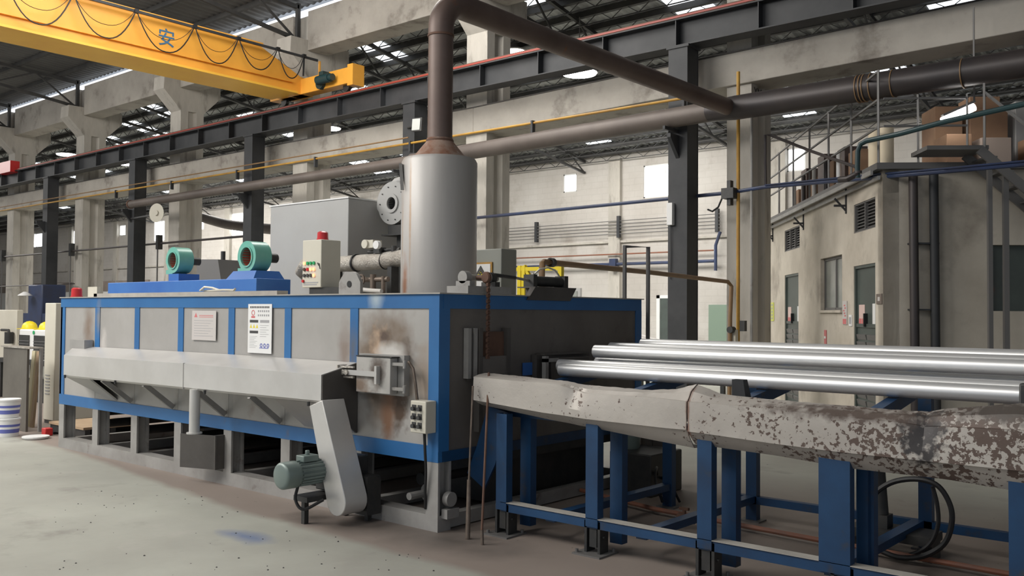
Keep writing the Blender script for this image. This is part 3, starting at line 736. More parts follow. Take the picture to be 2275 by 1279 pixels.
MB().box(FL - .01, .02, -.02, FW + .02, 1.79, 1.80).make('roof_plate', 'dusty_top', fu)
# channel along the top rear of the front edge
MB().box(-5.8, -2.2, .10, .22, 1.80, 1.84).make('top_channel', 'dusty_top', fu)
MB().box(-5.95, -5.72, .10, .14, 1.80, 1.92).make('lifting_lug', 'beige', fu)
pl = [(-1.34, 0, 1.80), (-1.06, 0, 1.80), (-1.06, 0, 1.90), (-1.11, 0, 1.97), (-1.16, 0, 1.99), (-1.26, 0, 1.99), (-1.31, 0, 1.94), (-1.34, 0, 1.90)]
l = MB().prism([V(p) + V((0, .12, 0)) for p in pl], (0, .03, 0)).make('lifting_lug', 'leg_grey', fu)
MB().cyl((-1.20, .115, 1.885), (-1.20, .121, 1.885), .028).make('eye_hole', 'black', l)
# legs and base rails
lx = [-6.42, -5.56, -4.67, -3.78, -2.88, -1.97, -1.01, -.13]
for y0, y1 in ((0, .14), (FW - .14, FW)):
    for x in lx:
        b = MB().box(x, x + .13, y0, y0 + .02, .12, .52).box(x, x + .13, y1 - .02, y1, .12, .52).box(x + .055, x + .075, y0 + .02, y1 - .02, .12, .52)
        b.make('leg', 'leg_grey', fu)
    MB().box(FL, 0, y0, y1, .0, .12).make('base_rail', 'leg_grey', fu)
for x in lx:
    MB().box(x + .02, x + .11, .14, FW - .14, .01, .11).make('cross_rail', 'leg_grey', fu)
for x in lx[1:]:
    MB().box(x + .02, x + .09, .14, FW - .14, .44, .52).make('floor_joist', 'dark', fu)
# spill hood
hx0, hx1 = -5.98, -.95
HY = -.36
def hood_sec(x, yo, zo=0): return [(x, .0, 1.235), (x, yo, 1.150), (x, yo, .945), (x, yo + .02, .925), (x, 0, .925)]
b = MB().loft([[(-6.03, 0, 1.225), (-5.50, HY, 1.145), (-5.50, HY, .925), (-5.49, HY + .02, .905), (-6.03, 0, .905)],
               [(-3.0, 0, 1.238), (-3.0, HY, 1.155), (-3.0, HY, .935), (-3.0, HY + .02, .915), (-3.0, 0, .915)],
               hood_sec(hx1 - .0, HY)])
# closed, with a dark end
b.make('hood', 'hood', fu)
MB().prism([(hx1 + .001, 0, 1.232), (hx1 + .001, HY + .005, 1.147), (hx1 + .001, HY + .005, .94), (hx1 + .001, 0, .66)], (.012, 0, 0)).make('hood_end_plate', 'insulation', fu)
MB().box(-3.005, -2.995, HY - .003, 0, .92, 1.16).make('hood_seam', 'leg_grey', fu)
MB().hexa([(-1.62, -.01, .66), (hx1, -.01, .66), (hx1, 0, .66), (-1.62, 0, .66), (-1.62, HY + .03, .92), (hx1, HY + .03, .92), (hx1, 0, .92), (-1.62, 0, .92)]).make('outlet_hopper', 'silver_plain', fu)
MB().prism([(-5.95, 0, .905), (-5.52, HY + .03, .905), (-5.0, 0, .66)], (0, .01, .0)).prism([(-5.52, HY + .03, .905), (-5.0, HY + .05, .905), (-5.0, 0, .65), (-5.15, 0, .65)], (.01, .01, .01)).make('end_gusset', 'silver_plain', fu)
for x in (-4.67, -3.80, -2.86, -1.98):
    MB().bar((x, HY + .04, .915), (x, -.005, .665), .035, .05).make('brace', 'leg_grey', fu)
for x in (-5.45, -4.3, -2.62, -1.10):
    MB().cyl((x, HY - .006, .93), (x, HY - .006, .895), .012, n=8).make('bolt', 'dark', fu)
MB().cyl((-2.81, -.35, .925), (-2.81, -.35, .53), .048, n=20).lathe((-2.81, -.35, .52), (0, 0, 1), [(0, .07), (.012, .07)]).make('standpipe', 'hood', fu)
MB().obox((-3.26, -.22, .15), (.40, .14, 0), (.004, -.012, 0), (0, 0, .32)).box(-2.90, -2.86, -.10, .0, .15, .47).make('hanging_flap', 'insulation', fu)
# elevator chute with rounded foot
def chute(y):
    P = []; top = V((-.965, y, .93)); bot = V((-.70, y, .195)); d = (bot - top).normalized(); s_ = V((-d.z, 0, d.x)) * -1
    r0, r1 = .085, .112
    P += [top + s_ * r0, top - s_ * r0]
    for q in range(13):
        t = math.pi * q / 12; P.append(bot - s_ * r1 * math.cos(t) + d * r1 * math.sin(t))
    return P
MB().prism(chute(-.40), (0, .22, 0)).make('drive_guard', 'hood', fu, bevel=.006)
# gearmotor driving the hood conveyor
mo = thing('gear_motor', 'grey-green electric motor beside the rounded drive guard', 'motor', (-1.0, -.45, .0))
yc = -.76; mc = at(622, 1058, y=yc)
mx, mz = mc.x, mc.z
MB().lathe((mx, yc, mz), (0, 1, 0), [(0, .075), (.008, .095), (.02, .103), (.13, .103), (.135, .095)], 28).make('fan_cover', 'motor_green', mo)
b = MB().cyl((mx, yc + .13, mz), (mx, yc + .40, mz), .088, n=28)
for k in range(20):
    t = 2 * math.pi * k / 20; u = V((math.cos(t), 0, math.sin(t)))
    b.bar(V((mx, yc + .15, mz)) + u * .093, V((mx, yc + .37, mz)) + u * .093, .006, .012)
b.make('stator', 'motor_green', mo)
MB().box(mx - .05, mx + .05, yc + .18, yc + .32, mz + .085, mz + .135).cyl((mx, yc + .25, mz + .13), (mx, yc + .25, mz + .17), .018, n=8).make('terminal_box', 'motor_green', mo, bevel=.006)
MB().box(mx - .09, mx + .06, yc + .40, yc + .58, mz - .16, mz + .09).box(mx - .05, mx + .16, -.17, -.03, mz - .20, mz + .10).cyl((mx - .10, yc + .50, mz - .08), (mx + .05, yc + .50, mz - .08), .085, n=20).make('gearbox', 'dark', mo, bevel=.01)
MB().box(mx - .10, mx + .07, yc + .20, -.03, mz - .22, mz - .18).box(mx - .08, mx - .04, yc + .26, yc + .30, .0, mz - .22).box(mx - .08, mx - .04, -.10, -.06, .0, mz - .22).box(mx + .2, mx + .24, -.10, -.06, .0, mz - .10).make('motor_bracket', 'dark', mo)
MB().tube(smooth([(mx + .02, yc + .15, mz - .09), (mx + .02, yc + .13, mz - .19), (mx + .08, yc + .16, mz - .26), (mx + .14, yc + .3, mz - .20)]), .012, 8).make('cable', 'black', mo)
MB().box(mx - .02, mx + .30, -.16, -.02, .06, mz - .05).cyl((mx + .02, yc + .58, mz - .17), (mx + .02, -.02, mz - .17), .06, n=18).make('tail_gear', 'dark', mo)
# inspection hatch in the front
MB().box(-.86, -.33, -.05, .01, 1.00, 1.315).make('hatch_frame', 'silver_plain', fu)
ha = MB().box(-.80, -.40, -.13, -.055, 1.015, 1.295).make('hatch_door', 'hatch_metal', fu, bevel=.004)
MB().box(-.80, -.38, -.135, -.05, 1.297, 1.305).make('drip_lip', 'dark', ha)
MB().box(-.95, -.52, -.155, -.135, 1.145, 1.185).box(-.54, -.515, -.17, -.13, 1.09, 1.23).make('latch_bar', 'hood', ha)
lt = MB().box(-1.0, -.985, -.17, -.06, 1.11, 1.22)
for dx in (0, .04, .08): lt.cyl((-.965 + dx, -.15, 1.165), (-.965 + dx, -.17, 1.165), .022, n=10)
lt.box(-1.0, -.82, -.15, -.13, 1.12, 1.135).box(-1.0, -.82, -.15, -.13, 1.20, 1.215)
lt.make('latch', 'galv', ha)
for z in (1.06, 1.25):
    MB().box(-.41, -.27, -.115, -.085, z - .012, z + .012).cyl((-.27, -.10, z - .03), (-.27, -.10, z + .03), .014).make('hinge', 'leg_grey', ha)
MB().tube([(-.27, -.06, 1.27), (-.22, -.06, 1.22), (-.19, -.06, 1.10), (-.18, -.05, .98), (-.2, -.04, .96)], .012, 6).make('bent_rod', 'steel_bar', ha)
# small hatch at the far end
MB().box(-5.95, -5.58, -.10, 0, 1.20, 1.305).make('far_hatch', 'silver_plain', fu)
# control station
cb = MB().box(-.185, -.02, -.115, -.005, .745, .985).make('control_station', 'beige', fu, bevel=.006)
for r_ in range(3):
    for c_ in range(2):
        x = -.145 + c_ * .062; z = .93 - r_ * .065
        MB().box(x - .022, x + .022, -.119, -.115, z - .02, z + .025).cyl((x, -.119, z - .004), (x, -.14, z - .004), .016, n=12).make('switch_knob', 'ink', cb)
MB().tube(smooth([(-.09, -.06, .745), (-.09, -.05, .60), (-.10, -.03, .45), (-.115, -.02, .30), (-.13, .0, .16)]), .011, 8).make('cable', 'black', fu)
# end face: rear hatch, chain gate
MB().box(0, .06, 1.10, 1.86, 1.0, 1.30).box(0, .10, 1.16, 1.80, 1.295, 1.31).make('end_hatch_frame', 'insulation', fu)
eh = MB().box(.06, .12, 1.22, 1.78, 1.02, 1.27).make('end_hatch', 'insulation', fu, bevel=.006)
MB().box(.10, .14, 1.12, 1.30, 1.24, 1.27).box(.10, .14, 1.12, 1.16, 1.02, 1.29).make('hinge', 'leg_grey', eh)
MB().box(.003, .012, .98, 1.10, 1.13, 1.235).make('blue_patch', 'duct_blue', fu)
for y in (.285, .355):
    MB().box(.0, .05, y - .018, y + .018, 1.14, 1.53).make('guide_rail', 'leg_grey', fu)
MB().box(.0, .035, .30, .335, 1.12, 1.53).make('guide_rail', 'insulation', fu)
for y in (.405, .74):
    MB().box(.0, .06, y - .02, y + .02, .72, 1.53).make('gate_track', 'insulation', fu)
MB().box(.004, .02, .43, .72, 1.30, 1.50).make('gate_opening', 'rust', fu)
MB().box(.02, .05, .43, .72, .80, 1.305).make('lift_gate', 'end_panel', fu)
b = MB()
z = 1.93
k = 0
while z > 1.30:
    b.box(.055, .075, .468 + (.0 if k % 2 else -.008), .482 + (.0 if k % 2 else .008), z - .026, z); z -= .022; k += 1
b.make('lift_chain', 'rust', fu)
# things under the body
for i, x in enumerate((-5.9, -5.0, -4.1, -3.2, -2.3, -1.4, -.5)):
    MB().cyl((x, .3, .30), (x, 2.5, .30), .05, n=12).make('shaft', 'dark', fu)
MB().cyl((-.42, .30, .20), (-.42, .36, .20), .075, n=16).cyl((-.42, .1, .2), (-.42, .5, .2), .03, n=10).make('bearing', 'leg_grey', fu)
MB().cyl((.0, .10, .24), (.05, .10, .24), .055, n=16).box(0, .06, .04, .17, .10, .17).make('bearing', 'leg_grey', fu)
for q in ((-1.0, -.2, .9, 2.3, .05, .42), (-3.4, -2.1, 1.1, 2.4, .02, .38), (-5.2, -4.4, 1.2, 2.2, .02, .40)): MB().box(*q).make('burner_tray', 'dark', fu)

# posters on the front
po = thing('warning_poster', 'tall white hazard notice with printed blocks taped to the furnace front', 'poster', (-2.3, -.006, 1.27))
P0, P1, Z0, Z1 = -2.49, -2.12, 1.265, 1.715
MB().box(P0, P1, -.010, -.005, Z0, Z1).make('sheet', 'white', po)
def mark(u0, u1, v0, v1, m, nm='print_block', yy=-.0108):
    w_ = P1 - P0; h_ = Z1 - Z0
    return MB().box(P0 + w_ * u0, P0 + w_ * u1, yy, yy + .001, Z1 - h_ * v1, Z1 - h_ * v0).make(nm, m, po)
for k in range(12): mark(.09 + k * .069, .135 + k * .069, .045, .085, 'ink')
for r_ in range(2):
    for k in range(6): mark(.42 + k * .085, .47 + k * .085, .125 + r_ * .085, .165 + r_ * .085, 'ink_grey')
mark(.14, .30, .245, .285, 'ink_red'); 
MB().ring((P0 + (P1 - P0) * .22, -.0105, Z1 - (Z1 - Z0) * .18), (0, -1, 0), .026, .018, .001).make('print_ring', 'ink_red', po)
mark(.08, .44, .325, .38, 'ink'); mark(.52, .90, .325, .38, 'ink_grey'); mark(.08, .44, .545, .60, 'ink')
for k in range(3):
    x = P0 + (P1 - P0) * (.13 + k * .13); z = Z1 - (Z1 - Z0) * .49
    MB().prism([(x - .018, -.0108, z), (x + .018, -.0108, z), (x, -.0108, z + .036)], (0, .001, 0)).make('print_triangle', 'sign_yellow', po)
for k in range(8): mark(.08, .40 - (k % 3) * .06, .66 + k * .032, .667 + k * .032, 'ink_grey')
for k in range(6): mark(.52, .88 - (k % 2) * .1, .43 + k * .045, .438 + k * .045, 'ink_grey')
for k in range(3):
    MB().ring((P0 + (P1 - P0) * (.58 + k * .14), -.0105, Z1 - (Z1 - Z0) * .84), (0, -1, 0), .019, .010, .001).make('print_ring', 'ink_blue', po)
mark(.5, .88, .885, .90, 'ink_blue')
p2 = thing('faded_notice', 'faded notice with small red triangle taped left of the white poster', 'poster', (-3.24, -.006, 1.36))
MB().box(-3.46, -3.03, -.009, -.005, 1.36, 1.65).make('sheet', 'paper_pink', p2)
MB().prism([(-3.42, -.0096, 1.585), (-3.36, -.0096, 1.585), (-3.39, -.0096, 1.63)], (0, .001, 0)).make('print_triangle', 'ink_red', p2)
MB().box(-3.33, -3.08, -.0096, -.009, 1.60, 1.606).box(-3.33, -3.08, -.0096, -.009, 1.585, 1.59).make('print_line', 'ink_red', p2)
for k in range(7): MB().box(-3.42, -3.08 - (k % 3) * .04, -.0096, -.009, 1.55 - k * .025, 1.554 - k * .025).make('print_line', 'ink_grey', p2)

# ------------------------------------------------------------------ on top of the furnace
ac = thing('alarm_control_cabinet', 'beige push-button control cabinet with red beacon on the furnace top', 'control cabinet', (-1.82, .31, 1.80))
MB().box(-1.88, -1.46, .22, .40, 1.80, 1.865).make('plinth', 'dark', ac)
MB().box(-1.96, -1.69, .20, .42, 1.865, 2.295).make('cabinet_body', 'beige', ac, bevel=.006)
MB().lathe((-1.80, .30, 2.295), (0, 0, 1), [(0, .055), (.012, .055), (.013, .05), (.07, .048), (.082, .03)], 20).make('beacon', 'red_lens', ac)
lay = [['led_warm', 'led_green', 'led_green', 'led_green'], ['rust', 'red', 'led_warm', 'led_warm'], ['ink', 'ink', 'ink', 'led_warm']]
for r_ in range(3):
    for c_ in range(4):
        x = -1.925 + c_ * .046; z = 2.085 - r_ * .055
        MB().cyl((x, .20, z), (x, .188, z), .0155, n=12).make('push_button' if lay[r_][c_] != 'led_warm' else 'pilot_lamp', lay[r_][c_], ac)
MB().cyl((-1.94, .20, 1.925), (-1.94, .186, 1.925), .014, n=12).make('push_button', 'red', ac)
for r_ in range(2): MB().box(-1.94, -1.73 - r_ * .02, .1985, .20, 1.905 - r_ * .018, 1.915 - r_ * .018).make('print_line', 'ink_grey', ac)
MB().bar((-1.735, .196, 2.085), (-1.715, .196, 2.06), .008).bar((-1.715, .196, 2.08), (-1.70, .196, 2.03), .006).make('scribble', 'ink', ac)

hs = thing('grey_heat_housing', 'large plain grey sheet-metal housing behind the control cabinet', 'housing', (-3.6, 1.95, 1.80))
MB().box(-4.33, -2.90, 1.5, 2.42, 1.80, 2.885).make('housing_body', 'grey_box', hs, bevel=.008)
MB().box(-4.34, -2.89, 1.49, 2.43, 2.885, 2.90).make('top_sheet', 'white', hs)

def blower(name, label, x, y, z, r, w, m, wm, stand_z, hf=.60, hub=True, motor='dark', outlet=None, right=1):
    t = thing(name, label, 'blower', (x, y + w / 2, stand_z))
    # scroll casing: growing radius spiral lofted across the width
    P = []
    N = 40
    for q in range(N):
        a = 2 * math.pi * q / N; rr_ = r * (.93 + .08 * q / N)
        P.append((x + rr_ * math.cos(a + R(200)) , z + rr_ * math.sin(a + R(200))))
    ri = r * hf
    b = MB(); k = len(b.v)
    for yy in (y, y + w):
        for (px_, pz_) in P: b.v.append(V((px_, yy, pz_)))
    for q in range(N): j = (q + 1) % N; b.f.append((q, j, N + j, N + q))
    # front annulus and back disc
    k2 = len(b.v)
    for yy in (y, y + w * .55):
        for q in range(N):
            a = 2 * math.pi * q / N + R(200); b.v.append(V((x + ri * math.cos(a), yy, z + ri * math.sin(a))))
    for q in range(N):
        j = (q + 1) % N; b.f.append((q, j, k2 + j, k2 + q)); b.f.append((k2 + q, k2 + j, k2 + N + j, k2 + N + q))
    b.f.append(tuple(range(N, 2 * N)))
    b.make('casing', m, t)
    MB().ring((x, y - .012, z), (0, 1, 0), ri * 1.12, ri * .98, .014, 32).make('inlet_ring', m, t)
    b = MB()
    for q in range(22):
        a = 2 * math.pi * q / 22; u = V((math.cos(a), 0, math.sin(a))); v_ = V((-math.sin(a), 0, math.cos(a)))
        c = V((x, y + .01, z)) + u * ri * .90
        b.obox(c - v_ * .002, u * .004 + v_ * ri * .10, V((0, w * .5, 0)), v_ * .004)
    b.cyl((x, y + w * .5, z), (x, y + w * .54, z), ri * .97, n=28)
    b.cyl((x, y + w * .3, z), (x, y + w * .5, z), ri * .2, n=14)
    b.make('impeller', wm, t)
    MB().cyl((x, y + w, z), (x, y + w + r * .3, z), r * .38, n=18).cyl((x, y + w + r * .3, z), (x, y + w + r * 1.0, z), r * .30, n=18).make('motor', motor, t)
    if outlet:
        MB().box(x - r * .98, x - r * .05, y + .002, y + w, stand_z + .0, z - r * .70).make('outlet_neck', m, t)
    return t
pb = thing('blue_air_plenum', 'bright blue air duct lying on the furnace top under the teal blowers', 'duct', (-4.7, .7, 1.80))
MB().box(-6.28, -3.12, .5, .92, 1.80, 1.985).make('plenum', 'duct_blue', pb, bevel=.006)
MB().hexa([(-3.70, .52, 1.985), (-3.20, .52, 1.985), (-3.20, .90, 1.985), (-3.70, .90, 1.985), (-3.66, .58, 2.07), (-3.24, .58, 2.07), (-3.24, .86, 2.07), (-3.66, .86, 2.07)]).make('riser', 'duct_blue', pb)
MB().box(-4.98, -4.76, .58, .84, 1.985, 2.07).make('riser', 'duct_blue', pb)
b1 = at(384, 578, y=.6); b2 = at(548, 570, y=.6)
blower('teal_blower', 'left teal centrifugal blower on the blue duct', b1.x, .60, b1.z, .155, .18, 'teal', 'wheel_red', 2.07, outlet=1)
blower('teal_blower', 'right teal centrifugal blower on the blue duct, nearer the grey housing', b2.x, .60, b2.z, .168, .20, 'teal', 'wheel_red', 2.07, outlet=1)
g = blower('grey_combustion_fan', 'big grey round combustion fan partly behind the flue stack', -2.60, 1.86, 2.84, .245, .17, 'grey_box', 'dark', 2.50, hf=.28)
MB().ring((-2.60, 1.845, 2.84), (0, 1, 0), .105, .07, .015, 28).make('inlet_flange', 'grey_box', g)
MB().box(-2.66, -2.42, 1.86, 2.1, 2.50, 2.60).box(-2.72, -2.36, 1.82, 2.14, 2.485, 2.50).box(-2.58, -2.5, 1.92, 2.04, 1.80, 2.485).make('pedestal', 'dark', g)
for k in range(10):
    a = 2 * math.pi * k / 10; MB().cyl((-2.60 + .19 * math.cos(a), 1.86, 2.84 + .19 * math.sin(a)), (-2.60 + .19 * math.cos(a), 1.85, 2.84 + .19 * math.sin(a)), .007, n=8).make('bolt', 'dark', g)
MB().tube([(-2.83, 2.0, 2.90), (-2.79, 2.0, 3.02), (-2.68, 2.0, 3.10), (-2.50, 2.0, 3.12), (-2.2, 2.0, 3.12)], .045, 12).make('scroll_lip', 'grey_box', g)
fd = thing('foil_wrapped_duct', 'crumpled foil-wrapped hot air duct running into the flue stack', 'duct', (-2.3, 1.3, 1.80))
dl = at(664, 590, y=1.25)
MB().tube([(dl.x + .02, 1.40, 2.02), (dl.x, 1.30, 2.10), (dl.x + .12, 1.25, 2.145), (-2.75, 1.25, 2.15), (-2.2, 1.27, 2.16), (-1.76, 1.30, 2.19)], .083, 20).make('wrapped_duct', 'galv', fd)
MB().ring((-2.46, 1.25, 2.155), (1, 0, 0), .092, .08, .02).make('strap', 'black', fd)
MB().ring((-2.05, 1.28, 2.165), (1, 0, 0), .088, .08, .006).make('strap', 'black', fd)
for q in ((-2.8, -2.74, 1.2, 1.3, 1.80, 2.08), (-1.95, -1.89, 1.22, 1.32, 1.80, 2.10)): MB().box(*q).make('support', 'dark', fd)
vl = thing('burner_valve_group', 'cluster of gas valves and gauge mounted over the foil duct', 'valve', (-2.05, 1.28, 2.25))
MB().box(-2.27, -2.17, 1.22, 1.34, 2.30, 2.38).cyl((-2.28, 1.2, 2.34), (-2.28, 1.36, 2.34), .045).make('actuator', 'beige', vl)
MB().cyl((-2.06, 1.16, 2.32), (-2.06, 1.20, 2.32), .042, n=18).make('gauge', 'white', vl)
MB().cyl((-2.3, 1.28, 2.26), (-1.85, 1.30, 2.27), .022).cyl((-2.2, 1.28, 2.24), (-2.2, 1.28, 2.30), .02).cyl((-2.06, 1.22, 2.24), (-2.06, 1.22, 2.30), .014).box(-2.16, -2.08, 1.22, 1.32, 2.24, 2.30).cyl((-1.92, 1.28, 2.24), (-1.92, 1.28, 2.31), .03).make('valve_train', 'dark', vl)
v2 = thing('gas_valve_train', 'tarnished brass valve train under the foil duct beside the stack', 'valve', (-2.0, 1.1, 1.80))
MB().cyl((-2.25, 1.08, 1.97), (-1.8, 1.1, 1.97), .025).ring((-2.12, 1.02, 1.97), (0, 1, 0), .055, .04, .015).cyl((-2.0, 1.08, 1.80), (-2.0, 1.08, 2.02), .03).cyl((-1.85, 1.08, 1.80), (-1.85, 1.08, 2.0), .02).make('valve_body', 'steel_bar', v2)
tag(MB().tube(smooth([(-2.42, 1.14, 2.04), (-2.40, 1.08, 1.98), (-2.25, 1.0, 1.90), (-2.0, .98, 1.865), (-1.75, .97, 1.85)]), .021, 10).make('corrugated_hose', mat('pale_hose', (.52, .50, .47), .5)), 'pale flexible hose drooping below the foil duct', 'hose')
tag(MB().tube([(-3.62, .40, 1.862), (-3.72, .37, 1.89), (-3.85, .36, 1.90), (-3.95, .37, 1.865), (-3.90, .40, 1.86), (-3.7, .38, 1.862), (-3.5, .36, 1.865), (-3.3, .36, 1.86), (-3.28, .36, 1.875)], .012, 6).make('cable_coil', 'beige', origin=None), 'loose pale cable coil on the furnace top before the blue duct', 'cable')
bc = thing('red_beacon', 'small red warning beacon at the far left corner of the furnace top', 'beacon', (-6.28, .12, 1.80))
MB().lathe((-6.28, .12, 1.80), (0, 0, 1), [(0, .07), (.015, .07), (.016, .062), (.10, .06), (.115, .04)], 20).make('lens', 'red_lens', bc)

# gate drive at the near end
dr = thing('gate_chain_drive', 'gate lifting shaft with sprocket on the near furnace corner', 'drive', (-.1, .5, 1.80))
MB().box(-.20, .03, .28, .80, 1.80, 1.86).make('base_channel', 'leg_grey', dr)
for y in (.36, .66):
    MB().lathe((-.08, y - .03, 1.93), (0, 1, 0), [(0, .05), (.06, .05)], 18).box(-.15, 0, y - .03, y + .03, 1.86, 1.90).make('bearing', 'dark' if y > .5 else 'leg_grey', dr)
MB().cyl((-.08, .36, 1.93), (-.08, .74, 1.93), .025, n=14).make('shaft', 'galv', dr)
MB().lathe((.045, .455, 1.93), (0, 1, 0), [(0, .038), (.01, .046), (.03, .046), (.04, .038)], 14).cyl((-.08, .475, 1.93), (.045, .475, 1.93), .016).make('sprocket', 'rust', dr)
ra = thing('pneumatic_ram', 'pneumatic cylinder on a folded grey bracket at the furnace end', 'cylinder', (-.1, 1.4, 1.80))
MB().tube([(-.06, .70, 1.96), (-.06, .95, 1.945), (-.06, 1.12, 1.93)], .012, 8).make('piston_rod', 'galv', ra)
MB().cyl((-.06, .68, 1.96), (-.06, .95, 1.945), .016).make('clevis', 'dark', ra)
MB().cyl((-.06, 1.16, 1.925), (-.06, 1.60, 1.925), .045, n=20).box(-.115, -.005, 1.13, 1.18, 1.87, 1.98).box(-.115, -.005, 1.57, 1.62, 1.87, 1.98).make('barrel', 'dark', ra)
MB().cyl((-.06, 1.18, 1.985), (-.06, 1.20, 1.985), .01).tube([(-.06, 1.2, 1.98), (-.06, 1.28, 2.03), (-.06, 1.4, 2.05), (-.06, 1.5, 2.03), (-.06, 1.56, 1.98)], .008, 6).make('air_hose', 'beige', ra)
MB().hexa([(-.02, 1.02, 1.76), (.02, 1.02, 1.76), (.02, 1.62, 1.76), (-.02, 1.62, 1.76), (-.02, 1.10, 1.87), (.04, 1.10, 1.87), (.04, 1.68, 1.87), (-.02, 1.68, 1.87)]).box(-.16, .04, 1.10, 1.68, 1.865, 1.875).box(-.15, -.05, 1.2, 1.3, 1.80, 1.865).make('bracket', 'insulation', ra)
rl = thing('grab_rail', 'tall grey tube ladder rail at the back corner of the furnace end', 'rail', (-.1, 3.0, 0))
MB().tube([(-.08, 2.64, 1.80), (-.08, 2.64, 2.31), (-.08, 3.07, 2.33), (-.08, 3.07, .0)], .022, 8).make('rail_tube', 'grating', rl)
ec = thing('electric_cabinet', 'grey electrical cabinet with yellow lightning hazard sign behind the stack', 'cabinet', (-.9, 1.4, 1.80))
e0 = at(1030, 600, y=2.4); e1 = at(1114, 600, y=2.4); zt_ = at(1090, 553, y=2.4).z
MB().box(e0.x - .1, e1.x, 2.4, 2.65, 1.80, zt_).make('cabinet_body', mat('grey_green_enamel', (.27, .28, .25), .45), ec, bevel=.008)
f0 = at(1062, 600, y=2.38); f1 = at(1092, 600, y=2.38); fz = at(1080, 582, y=2.38).z; fzb = at(1080, 640, y=2.38).z
MB().box(f0.x - .10, f1.x, 2.385, 2.4, fzb, fz).make('window_frame', 'gas_yellow', ec)
MB().box(f0.x - .08, f1.x - .02, 2.38, 2.386, fzb, fz - .02).make('window_pane', 'white', ec)
c_ = at(1070, 612, y=2.37); tz = at(1070, 590, y=2.37).z; bz = at(1070, 622, y=2.37).z
MB().prism([(c_.x - .13, 2.37, bz), (c_.x + .09, 2.37, bz), (c_.x - .02, 2.37, tz)], (0, .008, 0)).make('warning_triangle', 'ink', ec)
MB().prism([(c_.x - .09, 2.365, bz + .02), (c_.x + .05, 2.365, bz + .02), (c_.x - .02, 2.365, tz - .055)], (0, .006, 0)).make('warning_triangle', 'sign_yellow', ec)
MB().prism([(c_.x - .01, 2.36, bz + .10), (c_.x - .045, 2.36, bz + .065), (c_.x - .02, 2.36, bz + .065), (c_.x - .03, 2.36, bz + .03), (c_.x + .005, 2.36, bz + .075), (c_.x - .018, 2.36, bz + .075)], (0, .004, 0)).make('lightning_mark', 'ink', ec)
# yellow guard rail behind
yr = thing('yellow_guard_rail', 'bright yellow tubular guard rail behind the furnace end', 'rail', (-2.5, 4.6, 0))
YY = 4.6
pz = lambda px, py: at(px, py, y=YY)
A0, A1, A2, A3 = pz(1112, 598), pz(1162, 594), pz(1246, 596), pz(1150, 594)
MB().bar((A0.x - .3, YY, A0.z), (A2.x, YY, A2.z), .05).make('top_rail', 'yellow', yr)
for px in (1156, 1165, 1246):
    p = pz(px, 595); MB().bar((p.x, YY, 0.02), (p.x, YY, p.z + .03), .058).make('post', 'yellow', yr)
p = pz(1165, 590); q = pz(1180, 620)
MB().bar((p.x, YY, p.z), (q.x, YY, q.z), .042).make('brace', 'yellow', yr)
MB().bar((A0.x - .3, YY, 1.2), (A2.x, YY, 1.2), .05).make('middle_rail', 'yellow', yr)

# ================================================================== DISCHARGE TABLE
rk = thing('billet_table', 'blue steel run-out table with legs and rails beside the furnace end', 'table', (2, 1, 0))
def channel(b, x, y, z0, z1, w=.10, d=.07, t=.008):
    b.box(x, x + w, y, y + t, z0, z1).box(x, x + t, y + t, y + d, z0, z1).box(x + w - t, x + w, y + t, y + d, z0, z1)
fx = [.36, 1.18, 2.04, 2.90, 3.80, 4.66]
for i, x in enumerate(fx):
    b = MB(); channel(b, x, .25, .19, .90 - .01 * i)
    b.make('leg', 'rack_blue', rk)
    b = MB(); channel(b, x + .06, .46, .05, .93 - .01 * i, .10, .07); b.make('leg', 'rack_blue', rk)
    # clevis foot
    MB().box(x - .015, x + .005, .26, .36, .012, .23).box(x + .095, x + .115, .26, .36, .012, .23).cyl((x - .03, .30, .12), (x + .13, .30, .12), .012, n=8).box(x + .02, x + .08, .27, .33, .05, .19).make('clevis', 'dark', rk)
    MB().box(x - .07, x + .16, .19, .42, 0, .012).cyl((x - .05, .22, .012), (x - .05, .22, .035), .012, n=8).cyl((x + .14, .39, .012), (x + .14, .39, .035), .012, n=8).make('foot_plate', 'grating', rk)
    # sloping arm carrying the billets
    y0, z0_, y1, z1_ = .60, 1.09, 2.62, 1.375
    MB().bar((x + .10, y0, z0_ - .045), (x + .10, y1, z1_ - .045), .07, .08).make('carrier_arm', 'rack_blue', rk)
    MB().box(x + .06, x + .13, .50, .60, .87, 1.10).make('arm_post', 'rack_blue', rk)
    if i in (2, 4): MB().hexa([(x + .05, .62, 1.09), (x + .15, .62, 1.09), (x + .15, .70, 1.10), (x + .05, .70, 1.10), (x + .05, .62, 1.225), (x + .13, .62, 1.225), (x + .13, .68, 1.225), (x + .05, .68, 1.225)]).make('end_stop', 'dark_steel', rk)
MB().box(2.82, 2.90, .25, .34, .19, .86).box(2.98, 3.04, .42, .52, .1, .86).make('splice_plate', 'rack_blue', rk)
MB().box(.40, 5.6, .26, .33, .18, .245).make('front_rail', 'rack_blue', rk)
MB().box(.40, 5.6, .25, .34, .245, .249).make('rail_dust', 'dusty_top', rk)
ry = 1.95
rx = [at(1472, 1000, y=ry).x, at(1657, 1000, y=ry).x, at(2040, 1100, y=ry).x, 3.75, 4.6]
for i, x in enumerate(rx):
    MB().box(x, x + .09, ry, ry + .07, .0, 1.20).make('leg', 'rack_blue', rk)
    MB().box(x - .04, x + .13, ry - .04, ry + .10, 0, .012).make('foot_plate', 'grating', rk)
MB().box(1.45, 5.6, ry, ry + .06, .14, .20).make('rear_rail', 'rack_blue', rk)
for x in (rx[0], rx[1], 2.82, 3.77):
    MB().box(x, x + .08, .33, ry, .15, .205).make('cross_rail', 'rack_blue', rk)
